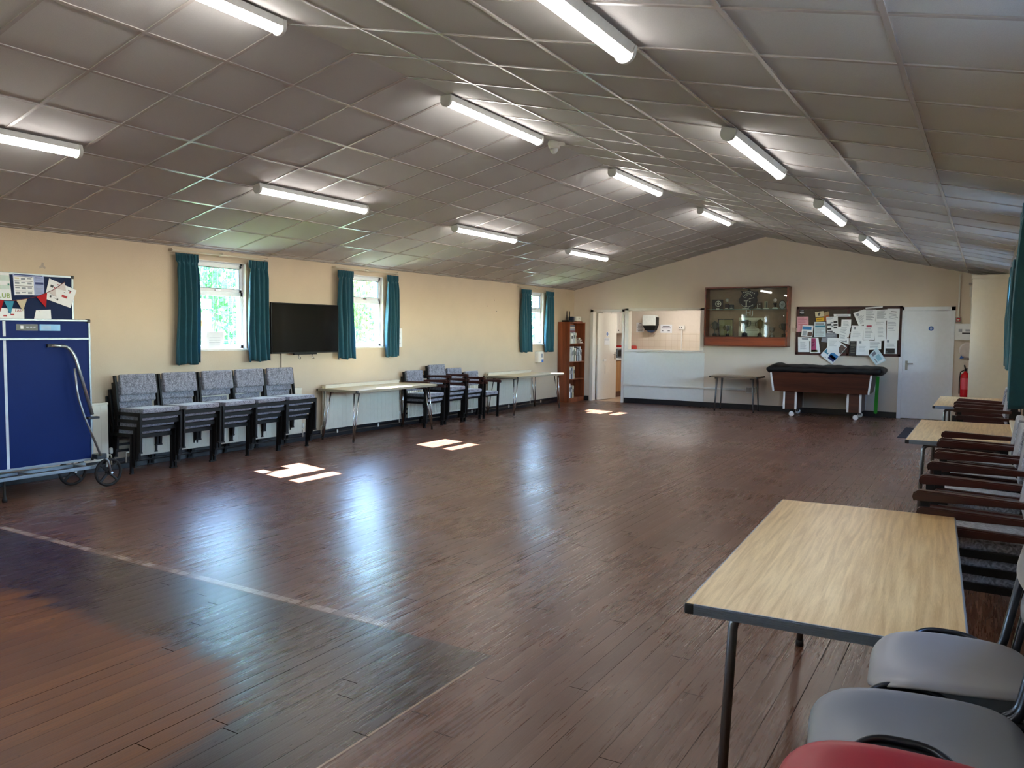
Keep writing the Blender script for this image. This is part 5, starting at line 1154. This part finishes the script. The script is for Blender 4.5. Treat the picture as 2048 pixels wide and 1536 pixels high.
NP = [
 ('badge', 'small grey emblem on black at the top left of the crowded noticeboard', [(160, 160), (242, 160), (242, 262), (162, 262)], BLKP, [(.2, .2, .9, .3, GREYP), (.1, .45, .95, .55, PAPER), (.3, .65, .9, .72, GREYP), (.6, .1, .9, .16, GREYP)]),
 ('notice', 'pink sheet at the left side of the crowded noticeboard', [(120, 285), (316, 283), (318, 545), (118, 547)], PINK, L_(.1, .9, .08, .42, 6, pm('pink_print', '#b56a7a', .7))+[(.12, .5, .9, .53, REDP)]),
 ('envelope', 'cream envelope poking out between cabinet and noticeboard', [(35, 470), (122, 478), (120, 545), (38, 545)], pm('beige_envelope', '#c0aa9a', .7), []),
 ('card', 'orange-brown card behind the tan card', [(575, 215), (668, 205), (670, 362), (590, 362)], ORG, [(.1, .1, .8, .3, REDP)]),
 ('card', 'cream card with a black slash near the top left', [(425, 205), (570, 188), (585, 278), (435, 297)], CRM, [(.35, .3, .5, .8, INK), (.45, .2, .6, .5, INK)]),
 ('card', 'small tan card tilted beside the slashed card', [(575, 215), (655, 192), (668, 245), (592, 277)], TANP, []),
 ('card', 'bright yellow card below the slashed cream card', [(440, 308), (580, 298), (583, 362), (447, 373)], YEL, [(.1, .3, .8, .5, pm('brown_print', '#7a5a14', .6))]),
 ('leaflet', 'pale leaflet with one blue band across', [(415, 375), (608, 375), (612, 632), (410, 632)], PBL, [(.1, .08, .85, .18, GREYP), (.08, .24, .95, .35, CYN)]+L_(.1, .92, .42, .92, 9, GREYP, seed=2)),
 ('leaflet', 'blue-grey leaflet half hidden at mid board', [(620, 560), (798, 560), (805, 645), (610, 645)], GRYP, L_(.05, .95, .1, .9, 4, PAPER, .12)),
 ('leaflet', 'slate leaflet edge peeping out left of the white letter', [(545, 638), (648, 640), (640, 728), (532, 712)], GRYP, L_(.1, .9, .1, .8, 5, PAPER, .1)),
 ('notice', 'white notice with black picture strips', [(618, 290), (815, 283), (825, 545), (632, 562)], PAPER, L_(.05, .6, .02, .2, 4, GREYP)+[(.03, .43, .42, .56, INK), (.62, .28, .95, .40, BLKP), (.6, .47, .95, .59, BLKP), (.05, .7, .4, .82, BLKP), (.6, .66, .9, .76, INK), (.35, .33, .6, .42, GREYP), (.42, .55, .58, .66, GREYP), (.05, .9, .5, .97, INK)]),
 ('heading_strip', 'long white printed strip across the upper middle', [(745, 240), (1035, 240), (1035, 281), (748, 281)], PAPER, [(.15, .35, .88, .65, INK)]),
 ('leaflet', 'leaflet with a photo, tilted at the lower middle', [(870, 590), (1040, 540), (1020, 768), (835, 700)], PAPER, [(.55, .1, .98, .5, PHOTO), (.1, .72, .7, .9, GREYP)]),
 ('notice', 'crumpled white note in the middle of the noticeboard', [(880, 335), (1045, 335), (1040, 470), (872, 460)], PAPER, L_(.2, .9, .2, .9, 4, FAINT, seed=3)),
 ('notice', 'white note tilted under the crumpled note', [(815, 455), (1045, 440), (1000, 640), (760, 565)], PAPER, L_(.3, .9, .1, .8, 6, FAINT, seed=4)),
 ('notice', 'white note hanging lowest of the three overlapping notes', [(840, 560), (1000, 590), (945, 700), (830, 690)], PAPER, L_(.1, .8, .2, .8, 4, FAINT, seed=5)),
 ('leaflet', 'tilted blue and white leaflet hanging below the board edge', [(775, 655), (975, 805), (720, 1095), (513, 940)], PAPER, [(.05, .5, .35, .78, CYN), (.45, .55, .98, .80, SKYP), (.5, .68, .95, .9, NAVY), (.6, .05, .98, .42, PHOTO), (.3, .92, .4, .96, GREYP)]),
 ('notice', 'white letter over the tilted blue leaflet', [(642, 645), (830, 648), (835, 905), (630, 905)], PAPER, L_(.15, .9, .12, .6, 6, FAINT, .2, seed=6)),
 ('leaflet', 'leaflet with a blue bubble and a photo', [(215, 428), (402, 437), (380, 632), (188, 622)], PAPER, [(.03, .1, .85, .38, SKYP), (.1, .5, .45, .9, FAINT), (.55, .58, .95, .95, PHOTO)]),
 ('notice', 'white printed sheet in the bottom left corner of the board', [(135, 632), (330, 640), (332, 888), (137, 888)], PAPER, L_(.2, .85, .3, .85, 9, FAINT, .4, seed=7)),
 ('notice', 'white strip with an oval mark over the bottom left sheet', [(180, 640), (372, 645), (365, 702), (190, 685)], PAPER, [(.1, .15, .7, .7, GREYP)]),
 ('flyer', 'magenta and rainbow flyer near the bottom left', [(350, 640), (485, 645), (515, 905), (342, 905)], PAPER, [(.1, .05, .65, .9, MAG), (.2, .3, .5, .4, PINK), (.2, .46, .45, .6, PINK), (.1, .8, .75, .93, pm('olive_print', '#6a7038', .5))]),
 ('notice', 'white paper strip over the top frame of the board', [(1285, 128), (1585, 105), (1580, 132), (1290, 152)], PAPER, []),
 ('notice', 'letter with round crest tilted at the upper centre', [(1078, 225), (1265, 158), (1300, 400), (1180, 455)], PAPER, [(.2, .12, .45, .3, GREYP)]+L_(.25, .9, .35, .9, 8, FAINT, .4, seed=8)),
 ('notice', 'tall closely printed sheet right of the crested letter', [(1265, 160), (1475, 162), (1450, 420), (1270, 415)], PAPER, L_(.15, .9, .08, .75, 9, GREYP, .4, seed=9)),
 ('notice', 'finely printed grey sheet at the top right centre', [(1470, 170), (1665, 158), (1662, 350), (1462, 350)], PAPER, L_(.1, .95, .1, .85, 12, GREYP, .45, seed=10)),
 ('notice', 'upper white sheet at the right edge of the board', [(1662, 148), (1875, 148), (1865, 400), (1655, 345)], PAPER, [(.3, .2, .75, .26, INK)]+L_(.15, .9, .4, .85, 4, FAINT, .3, seed=11)),
 ('notice', 'lower white sheet at the right edge of the board', [(1655, 342), (1868, 340), (1850, 690), (1645, 672)], PAPER, L_(.1, .85, .1, .6, 6, FAINT, .25, seed=12)),
 ('notice', 'sheet with a red oval at its head', [(1262, 412), (1440, 408), (1440, 680), (1248, 678)], PAPER, [(.25, .08, .75, .2, pm('red_oval_print', '#a8485c', .6))]+L_(.15, .9, .3, .92, 8, GREYP, .3, seed=13)),
 ('letter', 'white letter with a grey crest left of the red oval sheet', [(1055, 435), (1262, 440), (1240, 700), (1022, 702)], PAPER, [(.2, .08, .36, .24, GREYP)]+L_(.15, .85, .4, .8, 5, FAINT, .2, seed=14)),
 ('notice', 'white folded sheet between red oval sheet and right edge', [(1462, 345), (1642, 342), (1635, 450), (1440, 445)], PAPER, L_(.1, .8, .3, .9, 3, FAINT, .25, seed=15)),
 ('notice', 'curled white sheet catching the light on the right half', [(1432, 432), (1640, 428), (1632, 690), (1448, 708)], PAPER, L_(.3, .9, .15, .8, 8, FAINT, .25, seed=16)),
 ('poster', 'dark poster hanging at the bottom centre frame', [(1020, 700), (1147, 700), (1142, 962), (1008, 948)], BLKP, L_(.15, .8, .1, .85, 7, pm('dim_print', '#6a665c', .6), .25, seed=17)),
 ('letter', 'crested white letter low on the right half', [(1140, 690), (1342, 683), (1347, 948), (1128, 942)], PAPER, [(.2, .05, .4, .2, GREYP)]+L_(.2, .85, .32, .8, 6, FAINT, .2, seed=18)),
 ('notice', 'white printed sheet between the low crested letters', [(1338, 690), (1560, 700), (1555, 842), (1343, 852)], PAPER, L_(.1, .95, .12, .85, 6, GREYP, .35, seed=19)),
 ('leaflet', 'tilted pale blue leaflet hanging below the right half', [(1480, 803), (1640, 1030), (1465, 1118), (1343, 945)], PBL, [(.08, .35, .3, .75, GRYP), (.4, .2, .8, .6, pm('aqua_print', '#8fb8c8', .6)), (.5, .7, .9, .8, GREYP), (.85, .1, .95, .9, PAPER)]),
 ('letter', 'crested sheet with a black box in the bottom right corner', [(1612, 670), (1828, 675), (1822, 922), (1598, 920)], PAPER, [(.2, .05, .4, .22, GREYP)]+L_(.2, .85, .28, .55, 4, GREYP, .3, seed=20)+[(.12, .62, .85, .98, BLKP), (.17, .83, .3, .9, GREYP)]),
]
for i, (nm, lab, P, mt, mks) in enumerate(NP):
    Y = YF-.0255-.0021*i
    sheet(nm, lab, nm.replace('_', ' '), ng, [onY(1580+x*.1171875, 600+y*.1171875, Y) for x, y in P], mt, mks, (0, -1, 0), .0008)

# ---------------------------------------------------------------- outside the windows
GRASS = pm('rough_grass', '#5f7a34', .9, var=.3, scale=6, bump=.5, bscale=40)
o = MB().m(GRASS); o.quad([(-60, -40, -.15), (XL-T, -40, -.15), (XL-T, 60, -.15), (-60, 60, -.15)]); tag(o.link('lawn'), 'green lawn outside the left windows', 'lawn', None, 'stuff')
o = MB().m(pm('grey_paving', '#7a766c', .85, var=.1)); o.quad([(XR+T, -40, -.15), (40, -40, -.15), (40, 60, -.15), (XR+T, 60, -.15)]); tag(o.link('ground_right'), kind='structure')
def leafmat(name, c):
    m = pm(name, c, .5, var=.35, scale=1.5); nt = m.node_tree; b = nt.nodes['Principled BSDF']; out = nt.nodes['Material Output']
    tr = nt.nodes.new('ShaderNodeBsdfTranslucent'); tr.inputs[0].default_value = hexc(c)+(1,)
    mx = nt.nodes.new('ShaderNodeMixShader'); mx.inputs[0].default_value = .5; nt.links.new(b.outputs[0], mx.inputs[1]); nt.links.new(tr.outputs[0], mx.inputs[2]); nt.links.new(mx.outputs[0], out.inputs[0]); return m
BARK = pm('grey_brown_bark', '#5a4a3c', .9, var=.3, bump=.5)
for i, (x, y, h, rad, c_, lab) in enumerate(((-14.5, 10.6, 4.6, 1.7, '#4f8a4a', 'green leafy tree outside the nearest left window'), (-17, 13.5, 5.4, 2.0, '#3f7a60', 'blue-green tree farther off outside the nearest window'), (-15, 16.4, 3.8, 1.7, '#6fa048', 'light green bushy tree outside the second left window'), (-18, 20.0, 4.8, 2.2, '#4a8650', 'broad green tree outside the second left window'), (-16, 26.5, 3.6, 1.8, '#5a8f60', 'low tree outside the farthest left window'), (-14.5, 30.5, 3.8, 1.7, '#4d7f6a', 'small tree beyond the farthest left window'))):
    r = empty('tree', (x, y, -.15), 0, lab, 'tree', 'trees outside the left windows'); rnd = random.Random(i)
    MB().m(BARK).tube([(0, 0, 0), (.05, .03, h*.3), (0, .1, h*.7)], [.14, .11, .05], 10).link('trunk', r)
    b = MB().m(leafmat('leaves_%s' % 'abcdef'[i], c_))
    for k in range(5200):
        a = rnd.uniform(0, 2*PI); ph = math.acos(rnd.uniform(-1, 1)); q = rnd.uniform(.55, 1)**.5
        lob = 1+.22*math.sin(3*a+i)+.18*math.sin(5*ph+2*a)
        p = Vector((rad*q*lob*math.sin(ph)*math.cos(a), rad*1.25*q*lob*math.sin(ph)*math.sin(a), h*.52+h*.48*q*lob*math.cos(ph)))
        if p.z < .1: continue
        R = Euler((rnd.uniform(0, 6), rnd.uniform(0, 6), rnd.uniform(0, 6))).to_matrix(); s = rnd.uniform(.06, .12)
        b.quad([p+R @ Vector(v)*s for v in ((-1, 0, 0), (0, -.55, .1), (1, 0, 0), (0, .55, .1))])
    fo = b.link('foliage', r); fo['kind'] = 'stuff'
# weather: nothing else
